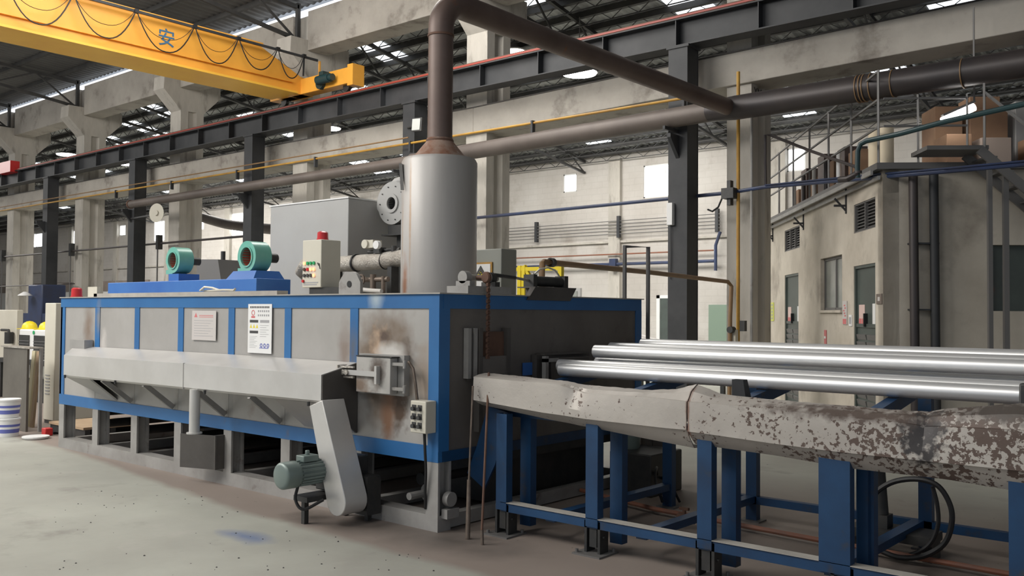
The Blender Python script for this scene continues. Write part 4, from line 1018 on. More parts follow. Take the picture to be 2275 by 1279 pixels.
MB().box(.3, 5.6, ry - .01, ry + .08, 1.20, 1.25).make('rear_beam', 'rack_blue', rk)
MB().box(.20, 5.6, .44, .54, .86, .92).make('front_beam', 'rack_blue', rk)
MB().prism([(.19, .34, .935), (.40, .34, .90), (.27, .34, .50), (.16, .34, .30), (-.02, .34, .40), (.08, .34, .62)], (0, .02, 0)).make('side_gusset', 'duct_blue' if False else 'rack_blue', rk)
# hydraulic cylinder and black hoses under the table
hc = thing('hydraulic_ram', 'black inclined hydraulic ram under the right part of the table', 'cylinder', (3.0, 2.0, .2))
qa = at(1945, 1055, y=1.7); qb = at(1958, 1150, y=1.7)
MB().cyl(qb + V((0, 0, .03)), qa + V((0, 0, .25)), .05, n=18).box(qb.x - .06, qb.x + .06, 1.64, 1.76, qb.z - .06, qb.z + .03).make('barrel', 'dark', hc)
MB().box(2.5, 3.05, 1.55, 1.85, qb.z - .12, qb.z - .06).box(2.5, 2.56, 1.6, 1.8, 0, qb.z - .12).box(2.99, 3.05, 1.6, 1.8, 0, qb.z - .12).make('mount', 'dark', hc)
hp = [(1925, 1130), (1945, 1095), (1985, 1070), (2040, 1064), (2085, 1080), (2112, 1125), (2113, 1170), (2095, 1210), (2050, 1235), (2000, 1238), (1960, 1225)]
h = thing('hydraulic_hose_loop', 'black hydraulic hose loops hanging under the right part of the table', 'hose', (3.1, 1.3, 0))
MB().tube(smooth([at(a_, b_, y=1.45) for a_, b_ in hp]), .018, 8).make('hose', 'black', h)
MB().tube(smooth([at(a_, b_, y=1.5) for a_, b_ in [(2072, 1080), (2082, 1120), (2084, 1165), (2068, 1205), (2035, 1228), (1990, 1236), (1950, 1222)]]), .014, 8).make('hose', 'black', h)
oh = thing('orange_floor_hose', 'long faded orange pipe with a valve lying under the table', 'pipe', (1.5, 1.6, 0))
MB().tube([(.0, 1.82, .06), (.9, 1.62, .05), (2.3, 1.52, .05), (4.0, 1.45, .05)], .019, 8).make('pipe_run', 'pinkhose', oh)
q = at(1520, 1150, z=.09)
MB().cyl(q + V((-.05, 0, 0)), q + V((.09, 0, 0)), .035).cyl(q, q + V((0, 0, .07)), .015).box(q.x - .04, q.x + .04, q.y - .012, q.y + .012, .15, .17).make('valve', 'rust', oh)

# dented trough cover, two lengths
def trough(name, label, keys, m, x0, x1, steps, seed):
    rnd = random.Random(seed)
    def val(x, i):
        for a_, b_ in zip(keys, keys[1:]):
            if a_[0] <= x <= b_[0]: return a_[i] + (b_[i] - a_[i]) * (x - a_[0]) / (b_[0] - a_[0])
        return keys[-1][i] if x > keys[-1][0] else keys[0][i]
    outer = []
    for s_ in range(steps + 1):
        x = x0 + (x1 - x0) * s_ / steps
        zt_, zu, zl__, zb_ = (val(x, i) for i in (1, 2, 3, 4))
        j = lambda a_: rnd.uniform(-a_, a_)
        d_ = val(x, 5)
        prof = [(x, .33, zt_ + j(.002)), (x, .255, (zt_ * .6 + zu * .4) + j(.003)), (x, .212 + d_, zu + .004), (x, .20 + d_, zu), (x, .197 + d_ * .6 + j(.002), (zu * .65 + zl__ * .35)), (x, .20 + j(.002), (zu * .3 + zl__ * .7)), (x, .199, zl__), (x, .212, zl__ - .004), (x, .245, (zl__ + zb_) / 2), (x, .30, zb_), (x, .42, zb_ - .005)]
        outer.append(prof + [(p[0], p[1] + .006, p[2] - .004 if k_ < 4 else p[2] + (.004 if k_ > 7 else 0)) for k_, p in reversed(list(enumerate(prof)))])
    o_ = MB().loft(outer).make(name, m, origin=(0, 0, 0), sharp=14)
    return tag(o_, label, 'metal cover')
trough('trough_cover', 'clean end of the long bent metal trough cover, nearest the furnace',
       [(.17, 1.19, 1.165, .99, .945, 0), (.84, 1.172, 1.15, .945, .885, 0), (1.0, 1.165, 1.145, .94, .875, .0), (1.10, 1.15, 1.115, .935, .865, .05), (1.20, 1.15, 1.10, .93, .86, .02), (1.64, 1.145, 1.11, .925, .825, .005), (1.85, 1.165, 1.105, .922, .81, 0), (1.99, 1.205, 1.10, .925, .80, 0)],
       'trough_paint', .17, 1.992, 60, 3)
trough('trough_cover', 'rusty paint-peeling length of the trough cover running out at right',
       [(2.0, 1.20, 1.10, .915, .825, 0), (2.18, 1.15, 1.10, .91, .82, 0), (2.55, 1.14, 1.095, .895, .81, 0), (2.95, 1.135, 1.085, .885, .785, 0), (3.30, 1.13, 1.075, .885, .785, .01), (3.40, 1.135, 1.06, .885, .785, .045), (3.50, 1.16, 1.07, .885, .785, .02), (3.85, 1.21, 1.085, .885, .765, 0), (5.6, 1.18, 1.07, .86, .74, 0)],
       'trough_paint', 2.0, 5.6, 90, 5)
tag(MB().hexa([(3.80, .46, .9), (3.92, .46, .9), (3.92, .54, .9), (3.80, .54, .9), (3.80, .50, 1.30), (3.92, .50, 1.30), (3.92, .56, 1.30), (3.80, .56, 1.30)]).make('stop_block', 'dark', bevel=.01), 'dark end stop block standing behind the trough at the right edge', 'bracket')

# bright metal logs
logs = [(.41, .97, 1.20, 'nearest bright metal log lying lowest at the front of the table'),
        (.33, 1.11 + .0, 1.225, ''),
        (.49, 1.36, 1.24, 'second bright log, set just behind the nearest one'),
        (.41, 1.54, 1.28, 'thin-looking log showing under the upper pair'),
        (.52, 1.29, 1.34, 'raised bright log resting on the two logs below it'),
        (.21, 1.97, 1.34, 'bright log behind the raised one'),
        (.35, 2.27, 1.37, 'rearmost bright metal log with the farthest end')]
logs[1] = (.30, 1.095, 1.222, 'bright log tucked right behind the nearest one, only its top showing')
for (x, y, z, lb_) in logs:
    r = .0525
    b = MB().lathe((x, y, z), (1, 0, 0), [(0, r - .006), (.006, r), (5.55 - x, r), (5.556 - x, r - .006)], 40)
    tag(b.make('metal_log', 'aluminium'), lb_, 'metal bar', 'bright metal logs on the table')

# two poking rods leaning at the furnace corner
t = at(1030, 905, y=.12)
rod = thing('poker_rod', 'short steel poker with a flat grip leaning left of the longer rod', 'rod', (.30, .01, 0))
MB().cyl((.30, .01, .0), (.262, .06, .42), .018, .015, n=10).make('grip', 'steel_bar', rod)
MB().cyl((.262, .06, .42), (.20, .16, 1.10), .008, n=8).make('shaft', 'steel_bar', rod)
rod = thing('poker_rod', 'long thin rusty rod leaning against the furnace end, right of the short poker', 'rod', (.49, -.04, 0))
MB().cyl((.49, -.04, .0), (.475, -.03, .1), .012, n=8).make('tip', 'steel_bar', rod)
MB().cyl((.475, -.03, .1), (.28, .25, 1.20), .009, n=8).make('shaft', 'rust', rod)
# power pack under the end face
pp = thing('hydraulic_power_pack', 'dark machinery block with hoses in the shadow below the furnace end', 'power pack', (.5, 2.6, 0))
MB().box(.05, .50, 2.2, 2.75, 0, .38).make('tank', 'dark', pp, bevel=.01)
MB().lathe((.12, 2.45, .38), (0, 0, 1), [(0, .08), (.02, .09), (.22, .09), (.24, .06)], 20).make('pump_motor', 'motor_green', pp)
MB().tube(smooth([(.5, 2.3, .2), (.62, 2.1, .3), (.7, 1.95, .22), (.8, 1.9, .05)]), .012, 6).make('hose', 'black', pp)
MB().tube(smooth([(.5, 2.4, .15), (.66, 2.2, .22), (.85, 2.1, .03)]), .012, 6).make('hose', 'black', pp)
sp = tag(MB().cyl((-.03, 3.02, .42), (.14, 3.04, .0), .014, n=8).make('leaning_bar', 'dark'), 'short dark bar leaning behind the table legs', 'rod')
wh = thing('handwheel', 'dark round wheel guard at the rear corner below the furnace', 'wheel', (.1, 2.95, .3))
MB().lathe((.06, 2.9, .42), (0, 1, 0), [(0, .14), (.02, .16), (.08, .16), (.1, .14)], 28).box(.04, .09, 2.88, 3.0, .0, .42).make('wheel', 'insulation', wh)

# ================================================================== ANNEX BUILDING (45 degree walls)
K = V((.96, 6.97, 0)); U = V((-.58452, .81138, 0)); Wd = V((.81138, .58452, 0)); ZV = V((0, 0, 1)); N1 = -Wd  # outward of the door wall
def an(s, z, out=0.): return K + U * s + ZV * z + N1 * out
def fa(t, z, out=0.): return K + Wd * t + ZV * z - U * out
ab = thing('annex_building', 'cream plastered two-sided annex with doors, louvres and a roof store', 'building', tuple(K))
def wall_run(f, L_, H, holes, th, name, m):
    ss = sorted({0, L_} | {h[0] for h in holes} | {h[1] for h in holes}); zs = sorted({0, H} | {h[2] for h in holes} | {h[3] for h in holes}); b = MB()
    for i in range(len(ss) - 1):
        for j in range(len(zs) - 1):
            c1, c2_ = (ss[i] + ss[i + 1]) / 2, (zs[j] + zs[j + 1]) / 2
            if any(h[0] < c1 < h[1] and h[2] < c2_ < h[3] for h in holes): continue
            o_ = f(ss[i], zs[j]); b.obox(o_, f(ss[i + 1], zs[j]) - o_, f(ss[i], zs[j], -th) - o_, f(ss[i], zs[j + 1]) - o_)
    return b.make(name, m, ab, smooth=False)
holesA = [(.31, 1.27, 0, 2.34), (4.63, 5.75, 0, 2.40), (7.05, 8.1, 0, 2.42), (1.86, 3.10, 1.73, 2.55), (.30, 1.26, 2.80, 3.20), (4.53, 5.76, 2.84, 3.24), (7.05, 8.1, 2.88, 3.26)]
wall_run(an, 9.6, 3.50, holesA, .2, 'door_wall', 'plaster')
wall_run(fa, 5.2, 3.50, [(1.34, 2.6, 1.72, 2.55)], .2, 'front_wall', 'plaster')
for (s0, s1, z1) in ((.31, 1.27, 2.34), (4.63, 5.75, 2.40), (7.05, 8.1, 2.42)):
    o_ = an(s0, .0, -.09); d = MB().obox(o_, U * (s1 - s0), N1 * .05, ZV * z1).make('door', 'green_door', ab)
    zlo = 1.46
    for k in range(13):
        z = .12 + k * .10
        if z > zlo: break
        for (a_, b_) in ((s0 + .05, (s0 + s1) / 2 - .03), ((s0 + s1) / 2 + .03, s1 - .05)):
            MB().hexa([an(a_, z, -.035), an(b_, z, -.035), an(b_, z, -.04), an(a_, z, -.04), an(a_, z + .07, -.018), an(b_, z + .07, -.018), an(b_, z + .075, -.04), an(a_, z + .075, -.04)][0:8]).make('slat', 'grating', d)
    MB().obox(an(s0, 0, -.04), U * .04, N1 * .03, ZV * z1).obox(an(s1 - .04, 0, -.04), U * .04, N1 * .03, ZV * z1).obox(an(s0, z1 - .04, -.04), U * (s1 - s0), N1 * .03, ZV * .04).obox(an(s0, 1.49, -.04), U * (s1 - s0), N1 * .02, ZV * .05).make('door_frame', 'green_door', d)
    mid = (s0 + s1) / 2
    MB().obox(an(mid - .02, 1.50, -.04), U * .04, N1 * .05, ZV * .18).make('door_handle', 'black', d)
    MB().obox(an(s1 - .38, 1.53, -.04), U * .26, N1 * .005, ZV * .27).make('notice_sheet', mat('pinkish_paper', (.62, .46, .42), .6), d)
    MB().obox(an(s1 - .38, 1.53, -.034), U * .11, N1 * .003, ZV * .08).obox(an(s1 - .24, 1.53, -.034), U * .11, N1 * .003, ZV * .08).make('notice_band', 'ink_red', d)
    MB().obox(an(s0 + .10, 1.54, -.04), U * .14, N1 * .005, ZV * .27).make('notice_sheet', 'white', d)
for (s0, s1, z0, z1) in holesA[4:]:
    v_ = MB().obox(an(s0, z0, -.09), U * (s1 - s0), N1 * .02, ZV * (z1 - z0)).make('vent_louvre', 'ink', ab)
    fr = MB()
    nm = 2 if s0 < 1 else 3
    for k in range(nm + 1): fr.obox(an(s0 + (s1 - s0 - .03) * k / nm, z0, -.06), U * .03, N1 * .05, ZV * (z1 - z0))
    fr.obox(an(s0, z0, -.06), U * (s1 - s0), N1 * .05, ZV * .02).obox(an(s0, z1 - .02, -.06), U * (s1 - s0), N1 * .05, ZV * .02)
    fr.make('vent_frame', 'grating', v_)
    for k in range(8):
        z = z0 + .03 + k * (z1 - z0 - .05) / 8
        MB().hexa([an(s0, z, -.03), an(s1, z, -.03), an(s1, z, -.035), an(s0, z, -.035), an(s0, z + .028, -.06), an(s1, z + .028, -.06), an(s1, z + .03, -.065), an(s0, z + .03, -.065)]).make('slat', 'grating', v_)
wn = MB().obox(an(1.86, 1.73, -.10), U * 1.24, N1 * .04, ZV * .04).obox(an(1.86, 2.51, -.10), U * 1.24, N1 * .04, ZV * .04).obox(an(1.86, 1.73, -.10), U * .04, N1 * .04, ZV * .82).obox(an(3.06, 1.73, -.10), U * .04, N1 * .04, ZV * .82).obox(an(2.40, 1.73, -.10), U * .05, N1 * .04, ZV * .82).make('window', 'grating', ab)
for a_, b_ in ((1.9, 2.40), (2.45, 3.06)): MB().obox(an(a_, 1.77, -.09), U * (b_ - a_), N1 * .01, ZV * .74).make('pane', 'glass', wn)
MB().obox(an(1.82, 1.69, -.02), U * 1.32, N1 * .06, ZV * .04).make('window_sill', 'plaster', ab)
MB().obox(an(1.84, 1.72, -.16), U * 1.28, N1 * .02, ZV * .85).make('window_back', 'ink', ab)
MB().obox(fa(1.34, 1.72, -.12), Wd * 1.26, -U * .03, ZV * .83).make('shutter', 'green_door', ab)
sd = MB()
sd.obox(an(-.02, 3.50, .10), U * 9.6, N1 * -.25, ZV * .05)
MB().prism([K - U * .10 + N1 * .10 + ZV * 3.50, K + U * 9.6 + N1 * .10 + ZV * 3.50, K + U * 9.6 + Wd * 5.2 + ZV * 3.5, K + Wd * 5.2 - U * .1 + ZV * 3.5], (0, 0, .08)).make('roof_deck', 'grating', ab)
MB().obox(an(0, 3.44, .12), U * 9.6, N1 * .03, ZV * .06).obox(an(0, 3.38, .03), U * 9.6, N1 * .03, ZV * .05).make('edge_channel', 'leg_grey', ab)
for s_ in (1.6, 4.2, 6.8):
    MB().obox(an(s_, 3.22, .0), U * .03, N1 * .18, ZV * .03).obox(an(s_, 3.12, .0), U * .03, N1 * .02, ZV * .36).bar(an(s_ + .015, 3.15, .0), an(s_ + .015, 3.34, .17), .025).make('deck_bracket', 'dark_steel', ab)
# roof railing
rg = thing('roof_railing', 'thin steel railing round the annex roof deck', 'railing', tuple(K + ZV * 3.58))
for s_ in (0, 1.2, 2.4, 3.6, 4.8, 6.0, 7.2, 8.4, 9.5):
    MB().bar(an(s_, 3.58, .05), an(s_, 4.78, .05), .025).make('post', 'grating', rg)
for t_ in (.42, 1.02, 3.2, 4.2, 5.1):
    MB().bar(fa(t_, 3.58, .05), fa(t_, 4.45, .05), .022).make('post', 'grating', rg)
for z in (4.05, 4.40, 4.76):
    MB().bar(an(0, z, .05), an(9.5, z, .05), .025).make('rail', 'grating', rg)
    if z < 4.7: MB().bar(fa(0, z, .05), fa(1.02, z, .05), .025).make('rail', 'grating', rg)
    if z < 4.7: MB().bar(fa(1.9, z, .05), fa(5.1, z, .05), .02).make('rail', 'grating', rg)
# stair and landing
sta = thing('steel_stair', 'open steel stair with landing climbing to the annex roof', 'stairs', tuple(fa(1.0, 0, .4)))
lz = 3.66
MB().obox(fa(.35, lz, .0), Wd * .72, -U * .55, ZV * .05).make('landing', 'grating', sta)
for out in (.12, .55):
    MB().bar(fa(.96, lz + .0, out), fa(2.65, 2.14, out), .03, .11).make('stringer', 'grating', sta)
n_ = 9
for k in range(n_):
    t_ = 1.04 + k * .19; z = 3.56 - k * .170
    MB().obox(fa(t_, z, .12), Wd * .13, -U * .43, ZV * .02).make('tread', 'grating', sta)
MB().bar(fa(1.02, 4.35, .55), fa(2.65, 2.98, .55), .028).make('handrail', 'leg_grey', sta)
for t_, z in ((1.02, 3.68), (1.85, 2.95), (2.6, 2.3)):
    MB().bar(fa(t_, z, .55), fa(t_, z + .8 - .02, .55), .025).make('baluster', 'grating', sta)
for t_, w in ((1.08, .05), (1.26, .06)):
    MB().obox(fa(t_, 0, .45), Wd * w, -U * .05, ZV * (lz - .1 if t_ < 1.2 else 3.35)).make('post', 'grating', sta)
# downpipes on the annex corner
for t_, w, lb_ in ((.36, .05, 'left dark downpipe on the annex front wall'), (.61, .05, 'right grey-blue downpipe on the annex front wall')):
    d = thing('downpipe', lb_, 'pipe', tuple(fa(t_, 0, .10)))
    MB().cyl(fa(t_, .25 if t_ > .5 else 0, .10), fa(t_ - .02, 3.45, .10), .055, n=14).make('pipe_run', 'pipe_black' if t_ < .5 else 'dark_steel', d)
    for z in (1.2, 1.72, 2.55): MB().obox(fa(t_ - .06, z, .0), Wd * .24 if t_ < .5 else Wd * .1, -U * .12, ZV * .02).make('clamp', 'dark_steel', d)
MB().obox(fa(.55, 1.10, .04), Wd * .13, -U * .12, ZV * .16).make('pipe_box', 'leg_grey', d)
# teal pipe with elbow over the annex edge
tp = thing('dark_teal_pipe', 'dark teal pipe with elbow rising over the annex roof edge', 'pipe', (.9, 6.8, 3.5))
MB().tube([at(1905, 395, y=6.75), at(1905, 375, y=6.75), at(1906, 335, y=6.75), at(1912, 320, y=6.75), at(1925, 313, y=6.75), at(2000, 297, y=6.6), at(2100, 270, y=6.45), at(2290, 228, y=6.3)], .032, 10).make('pipe_run', 'pipe_teal', tp)
q = at(1906, 385, y=6.75)
MB().tube([q, q + V((-.12, -.02, -.06)), q + V((-.25, .05, -.05))], .04, 10).ring(q, (0, 0, 1), .05, .03, .03).make('flange', 'pipe_black', tp)
bt = thing('braced_conduit', 'dark tube frame standing off the concrete column toward the annex', 'pipe', (-1.2, 8.2, 3.6))
MB().tube([at(1701, 418, y=8.2), at(1700, 360, y=8.2), at(1700, 300, y=8.2), at(1712, 300, y=8.2), at(1800, 335, y=7.8), at(1905, 372, y=7.4)], .022, 8).make('tube_run', 'pipe_black', bt)

# stored goods on the annex roof
def cbox(label, t0, t1, s0, s1, z0, z1, m='cardboard', name='cardboard_box', cat='box', group='boxes stored on the annex roof'):
    o_ = K + Wd * t0 + U * s0 + ZV * z0
    return tag(MB().obox(o_, Wd * (t1 - t0), U * (s1 - s0), ZV * (z1 - z0)).make(name, m, bevel=.006), label, cat, group)
dz = 3.58
cbox('low cardboard box at the head of the stair, left one of the pair', .98, 1.30, .5, .95, dz, 4.05)
cbox('tall cardboard box left of the stair handrail', 1.05, 1.42, 1.1, 1.6, dz, 4.55)
cbox('pale carton beside the stair top, right of the low box', 1.42, 1.80, .5, .95, dz, 4.0, mat('pale_carton', (.40, .32, .27), .8))
cbox('large cardboard box behind the pale carton', 1.50, 2.0, 1.05, 1.6, dz, 4.50)
cbox('small carton lying on the large cardboard box', 1.52, 1.92, 1.1, 1.5, 4.50, 4.68)
cbox('cardboard box at the right end of the roof store', 2.08, 2.45, .5, .95, dz, 4.02)
cbox('wrapped grey bundle stacked at the right end of the roof store', 2.1, 2.6, 1.05, 1.6, dz, 4.6, mat('plastic_wrap', (.42, .41, .40), .3), 'wrapped_bundle', 'bundle')
for k, (s_, h_) in enumerate(((.35, .62), (.75, .66))):
    o_ = K + Wd * .15 + U * s_
    tag(MB().cyl(o_ + ZV * dz, o_ + ZV * (dz + h_ - .1), .10, n=18).make('paper_roll', mat('cream_roll_%d' % k, (.70, .60, .44), .7)), ['left cream roll standing at the annex roof corner', 'right cream roll standing at the annex roof corner'][k], 'roll', 'rolls on the annex roof')
for k in range(7):
    s_ = 2.0 + k * .62; h_ = [.55, .7, .6, .8, .5, .75, .45][k]
    cbox(['brown crate', 'tall brown carton', 'brown plank bundle', 'tall dark carton', 'low brown carton', 'tall plank bundle', 'small carton'][k] + ' on the annex roof behind the railing, %s from the roof corner' % ['first', 'second', 'third', 'fourth', 'fifth', 'sixth', 'seventh'][k],
         .25, .6, s_, s_ + .42, dz, dz + h_, 'cardboard' if k % 2 == 0 else 'pipe_brown', 'storage_crate' if k % 2 else 'cardboard_box')
for k in range(5):
    q = an(2.4 + k * .75, 0, -.1)
    tag(MB().cyl((q.x, q.y, dz), (q.x, q.y, dz + .55), .035, n=10).make('standing_tube', 'pipe_black' if k % 2 else 'white'), 'upright tube at the annex roof edge, %s from the corner' % ['first', 'second', 'third', 'fourth', 'fifth'][k], 'tube', 'upright tubes on the annex roof edge')
# striplight over the roof store
ll = thing('strip_light', 'glaring white tube lamp above the annex roof boxes', 'lamp', tuple(fa(1.0, 4.2, -.3)))
p = fa(.85, 4.18, -.3); q = fa(1.25, 4.36, -.3)
MB().cyl(p, q, .05, n=12).make('tube_lamp', 'lamp_white', ll)
MB().bar(p + ZV * .07, q + ZV * .07, .08, .03).bar(q + ZV * .07, q + ZV * 1.3, .02).make('lamp_housing', 'grating', ll)
# signs on the annex wall
def sign(label, s0, s1, z0, z1, m, name='wall_sign', marks=None):
    t_ = thing(name, label, 'sign', tuple(an(s0, z0, .01)))
    MB().obox(an(s0, z0, .002), U * (s1 - s0), N1 * .01, ZV * (z1 - z0)).make('sign_panel', m, t_)
    for (a_, b_, c1, c2_, mm) in marks or []:
        MB().obox(an(s0 + (s1 - s0) * a_, z0 + (z1 - z0) * c1, .013), U * (s1 - s0) * (b_ - a_), N1 * .002, ZV * (z1 - z0) * (c2_ - c1)).make('sign_mark', mm, t_)
sign('tall white notice with red foot between the annex window and first door', 1.58, 1.80, 1.52, 1.86, 'paper_pink', marks=[(.1, .9, .02, .24, 'ink_red')] + [(.2 + (k % 3) * .15, .5 + (k % 3) * .15, .34 + k * .11, .40 + k * .11, 'ink_red') for k in range(5)])
sign('small pale card beside the first annex door', 1.34, 1.48, 1.50, 1.66, 'white', marks=[(.2, .8, .2, .8, 'ink_grey')])
sign('yellow-green vertical strip sign near the column', 6.72, 7.02, 1.53, 1.90, mat('lime_sign', (.58, .62, .12), .6), marks=[(.3, .7, .08 + k * .18, .20 + k * .18, 'ink_grey') for k in range(5)])
sign('brown plate right of the first annex door handle side', .02, .24, 1.80, 1.93, mat('brown_plate', (.16, .13, .11), .6), marks=[(.3, .7, .3, .7, 'paper_pink')])
sign('small red and white marker low on the annex wall', 2.72, 2.84, 1.18, 1.42, 'ink_red', marks=[(.1, .9, .45, .6, 'white')])
tag(MB().obox(fa(1.355, 1.98, -.085), Wd * .02, -U * .01, ZV * .012).make('pilot_light', 'led_red'), 'tiny red light at the edge of the dark shutter', 'light')

# lamps in the far bay
hl = thing('high_bay_lamp', 'glowing oval high bay lamp right of the flue pipe', 'lamp', (-9.5, 12, 7.9))
q = at(1142, 115, y=12)
MB().lathe((q.x, 12, q.z), (0, 0, 1), [(0, .30), (.02, .33), (.03, .33), (.12, .10), (.25, .08)], 24).make('reflector', 'grating', hl)
MB().lathe((q.x, 12, q.z - .02), (0, 0, 1), [(0, .28), (.03, .28)], 24).make('lit_lens', 'lamp_white', hl)
MB().bar((q.x, 12, q.z + .2), (q.x, 12, 8.55), .02).make('hanger', 'grating', hl)
for i, (px, py) in enumerate([(1287, 162), (735, 285), (148, 343), (285, 364)]):
    yy = [11.5, 13, 12, 13][i]; q = at(px, py, y=yy)
    t_ = thing('hanging_lamp', ['broad glowing lamp just below the brown duct', 'glowing lamp between the crane beam and lower beam left of the stack', 'small bright lamp at the far left under the crane rail', 'small bright lamp between the two left black posts'][i], 'lamp', (q.x, yy, q.z))
    r = [.42, .32, .42, .42][i]
    MB().lathe((q.x, yy, q.z), (0, 0, 1), [(0, r), (.03, r), (.10, r * .3), (.2, r * .2)], 20).make('reflector', 'grating', t_)
    MB().lathe((q.x, yy, q.z - .03), (0, 0, 1), [(0, r * .9), (.03, r * .95)], 20).make('lit_lens', 'lamp_white', t_)
    MB().bar((q.x, yy, q.z + .15), (q.x, yy, max(q.z + .3, zr(yy) - .2)), .015).make('hanger', 'grating', t_)
fl = thing('flood_light', 'unlit square floodlight on the black post beside the flue pipe', 'lamp', (-8.9, 7.6, 5.3))
q = at(928, 278, y=7.55)
MB().obox(q + V((-.12, 0, -.12)), V((.20, .06, 0)), V((.02, -.06, .0)), V((.02, 0, .26))).make('lamp_body', 'dark', fl)
MB().obox(q + V((-.10, -.065, -.10)), V((.17, .05, 0)), V((0, -.004, 0)), V((.02, 0, .22))).make('lens', 'glass', fl)
MB().tube([q + V((.0, .0, 0)), V((-8.62, 7.72, q.z + .03))], .02).make('arm', 'dark', fl)

# scribbled mark on the column
sc = thing('column_mark', 'dark scrawled letters painted on the right concrete column', 'mark', (-1.58, 8.7, 4.9))
q = at(1678, 205, x=-1.515)
for k in range(1):
    pass
text('scrawl', 'YM', (-1.514, 8.62, q.z), (0, 1, 0), (0, 0, 1), .2, 'ink', sc, .002)

# ================================================================== LEFT BACKGROUND
lc = thing('beige_panel_cabinet', 'tall beige vented cabinet standing behind the far furnace end', 'cabinet', (-8.9, 1.1, 0))
ca = at(98, 800, y=.9); cb_ = at(121, 800, y=.9)
MB().box(ca.x, cb_.x, .9, 1.6, .05, 1.745).make('cabinet_body', 'beige', lc, bevel=.01)
for k in range(7): MB().box(ca.x + .06, ca.x + .2, .893, .90, .42 + k * .045, .435 + k * .045).make('vent_slot', 'ink_grey', lc)
MB().box(ca.x, cb_.x, .92, 1.6, 0, .05).make('plinth', 'dark', lc)
ct = tag(MB().box(-8.1, -6.5, 1.0, 1.08, 1.62, 1.70).make('blue_beam', 'blue'), 'short blue bracket beam between beige cabinet and furnace', 'beam')
pn = thing('sheet_metal_partition', 'dull steel sheet partition box at the left frame edge', 'partition', (-8.3, .3, 0))
a_ = at(5, 900, y=.3); c_ = at(58, 900, y=.3)
MB().box(a_.x, c_.x, .3, .33, 0, 1.12).make('sheet', mat('dull_sheet', (.20, .185, .16), .5, .5, c2=(.14, .125, .11), scale=1.5), pn)
MB().box(a_.x - .05, c_.x + .12, .28, .46, 1.12, 1.14).make('top_tray', 'galv', pn)
MB().box(c_.x + .08, c_.x + .12, .42, .46, 0, 1.12).make('post', 'leg_grey', pn)
for i, (px, py, m_, lb_, r) in enumerate([(72, 870, mat('pale_board', (.55, .50, .33), .7), 'cream plank leaning beside the steel partition', .10), (82, 870, 'wood', 'dark brown plank leaning beside the cream plank', .09), (66, 800, 'pipe_teal', 'teal band clamped on the planks', .0)]):
    q = at(px, py, y=.62)
    if r: tag(MB().hexa([(q.x - r / 2, .55, .0), (q.x + r / 2, .55, .0), (q.x + r / 2, .58, .0), (q.x - r / 2, .58, .0), (q.x - r / 2 - .06, .65, 1.06), (q.x + r / 2 - .06, .65, 1.06), (q.x + r / 2 - .06, .68, 1.06), (q.x - r / 2 - .06, .68, 1.06)]).make('leaning_plank', m_), lb_, 'plank')
for i in range(2):
    t_ = thing('paint_bucket', ['lower white and blue bucket at the left frame edge', 'upper white and blue bucket stacked on the other at the left edge'][i], 'bucket', (-7.86, -.02, i * .245), 'stacked buckets at the left edge')
    MB().lathe((-7.86, -.02, i * .245 + .001), (0, 0, 1), [(0, .125), (.215, .145), (.217, .152), (.235, .152), (.24, .145)], 24).make('bucket_body', 'white', t_)
    MB().lathe((-7.86, -.02, i * .245 + .05), (0, 0, 1), [(0, .1305), (.05, .1352)], 24).make('printed_band', 'ink_blue', t_)
    MB().lathe((-7.86, -.02, i * .245 + .13), (0, 0, 1), [(0, .1385), (.03, .1415)], 24).make('printed_band', 'ink_blue', t_)
pt = thing('wooden_pallet', 'low pale-topped pallet on the floor left of the furnace foot', 'pallet', (-7.3, .7, 0))
MB().box(-7.75, -6.75, .45, 1.2, .13, .16).make('deck_board', 'wood', pt)
for y in (.47, .8, 1.12): MB().box(-7.75, -6.75, y, y + .07, .03, .13).make('bearer', 'dark', pt)
for x in (-7.7, -7.25, -6.85): MB().box(x, x + .09, .45, 1.2, .0, .03).make('foot_board', 'dark', pt)
tag(MB().lathe((-7.35, .12, 0), (0, 0, 1), [(0, .14), (.02, .16), (.035, .16)], 20).make('pail_top', 'white'), 'flat white lid lying on the floor before the pallet', 'disc')
tag(MB().box(-7.62, -7.5, .30, .40, 0, .10).make('red_can', 'red', bevel=.01), 'small red can on the floor beside the partition', 'can')
# cooler with helmets
qx = at(35, 750, y=2.0).x; qx1 = at(98, 750, y=2.0).x; zc0 = at(60, 800, y=2).z; zc1 = at(60, 732, y=2).z
ms = thing('machine_bench', 'grey machine bench behind the steel partition', 'bench', (qx, 2.3, 0))
MB().box(qx - .9, qx1 + .2, 2.02, 2.7, zc0 - .08, zc0 - .002).box(qx - .85, qx - .78, 2.05, 2.12, 0, zc0 - .08).box(qx1 + .1, qx1 + .17, 2.05, 2.12, 0, zc0 - .08).box(qx - .85, qx - .78, 2.6, 2.67, 0, zc0 - .08).box(qx1 + .1, qx1 + .17, 2.6, 2.67, 0, zc0 - .08).box(qx - .7, qx1, 2.1, 2.6, 0, zc0 - .4).make('bench_frame', 'dark', ms)
ac_ = thing('white_air_cooler', 'white slatted air cooler under the yellow helmet', 'cooler', ((qx + qx1) / 2, 2.3, zc0))
MB().box(qx, qx1, 2.06, 2.5, zc0, zc1).make('cooler_body', 'white', ac_, bevel=.02)
for (u0, u1) in ((.02, .38), (.55, .98)):
    MB().box(qx + (qx1 - qx) * u0, qx + (qx1 - qx) * u1, 2.045, 2.06, zc0 + .03, zc1 - .10).make('grille', 'dark', ac_)
    for k in range(6): MB().box(qx + (qx1 - qx) * u0, qx + (qx1 - qx) * u1, 2.035, 2.045, zc0 + .06 + k * .055, zc0 + .072 + k * .055).make('slat', 'grating', ac_)
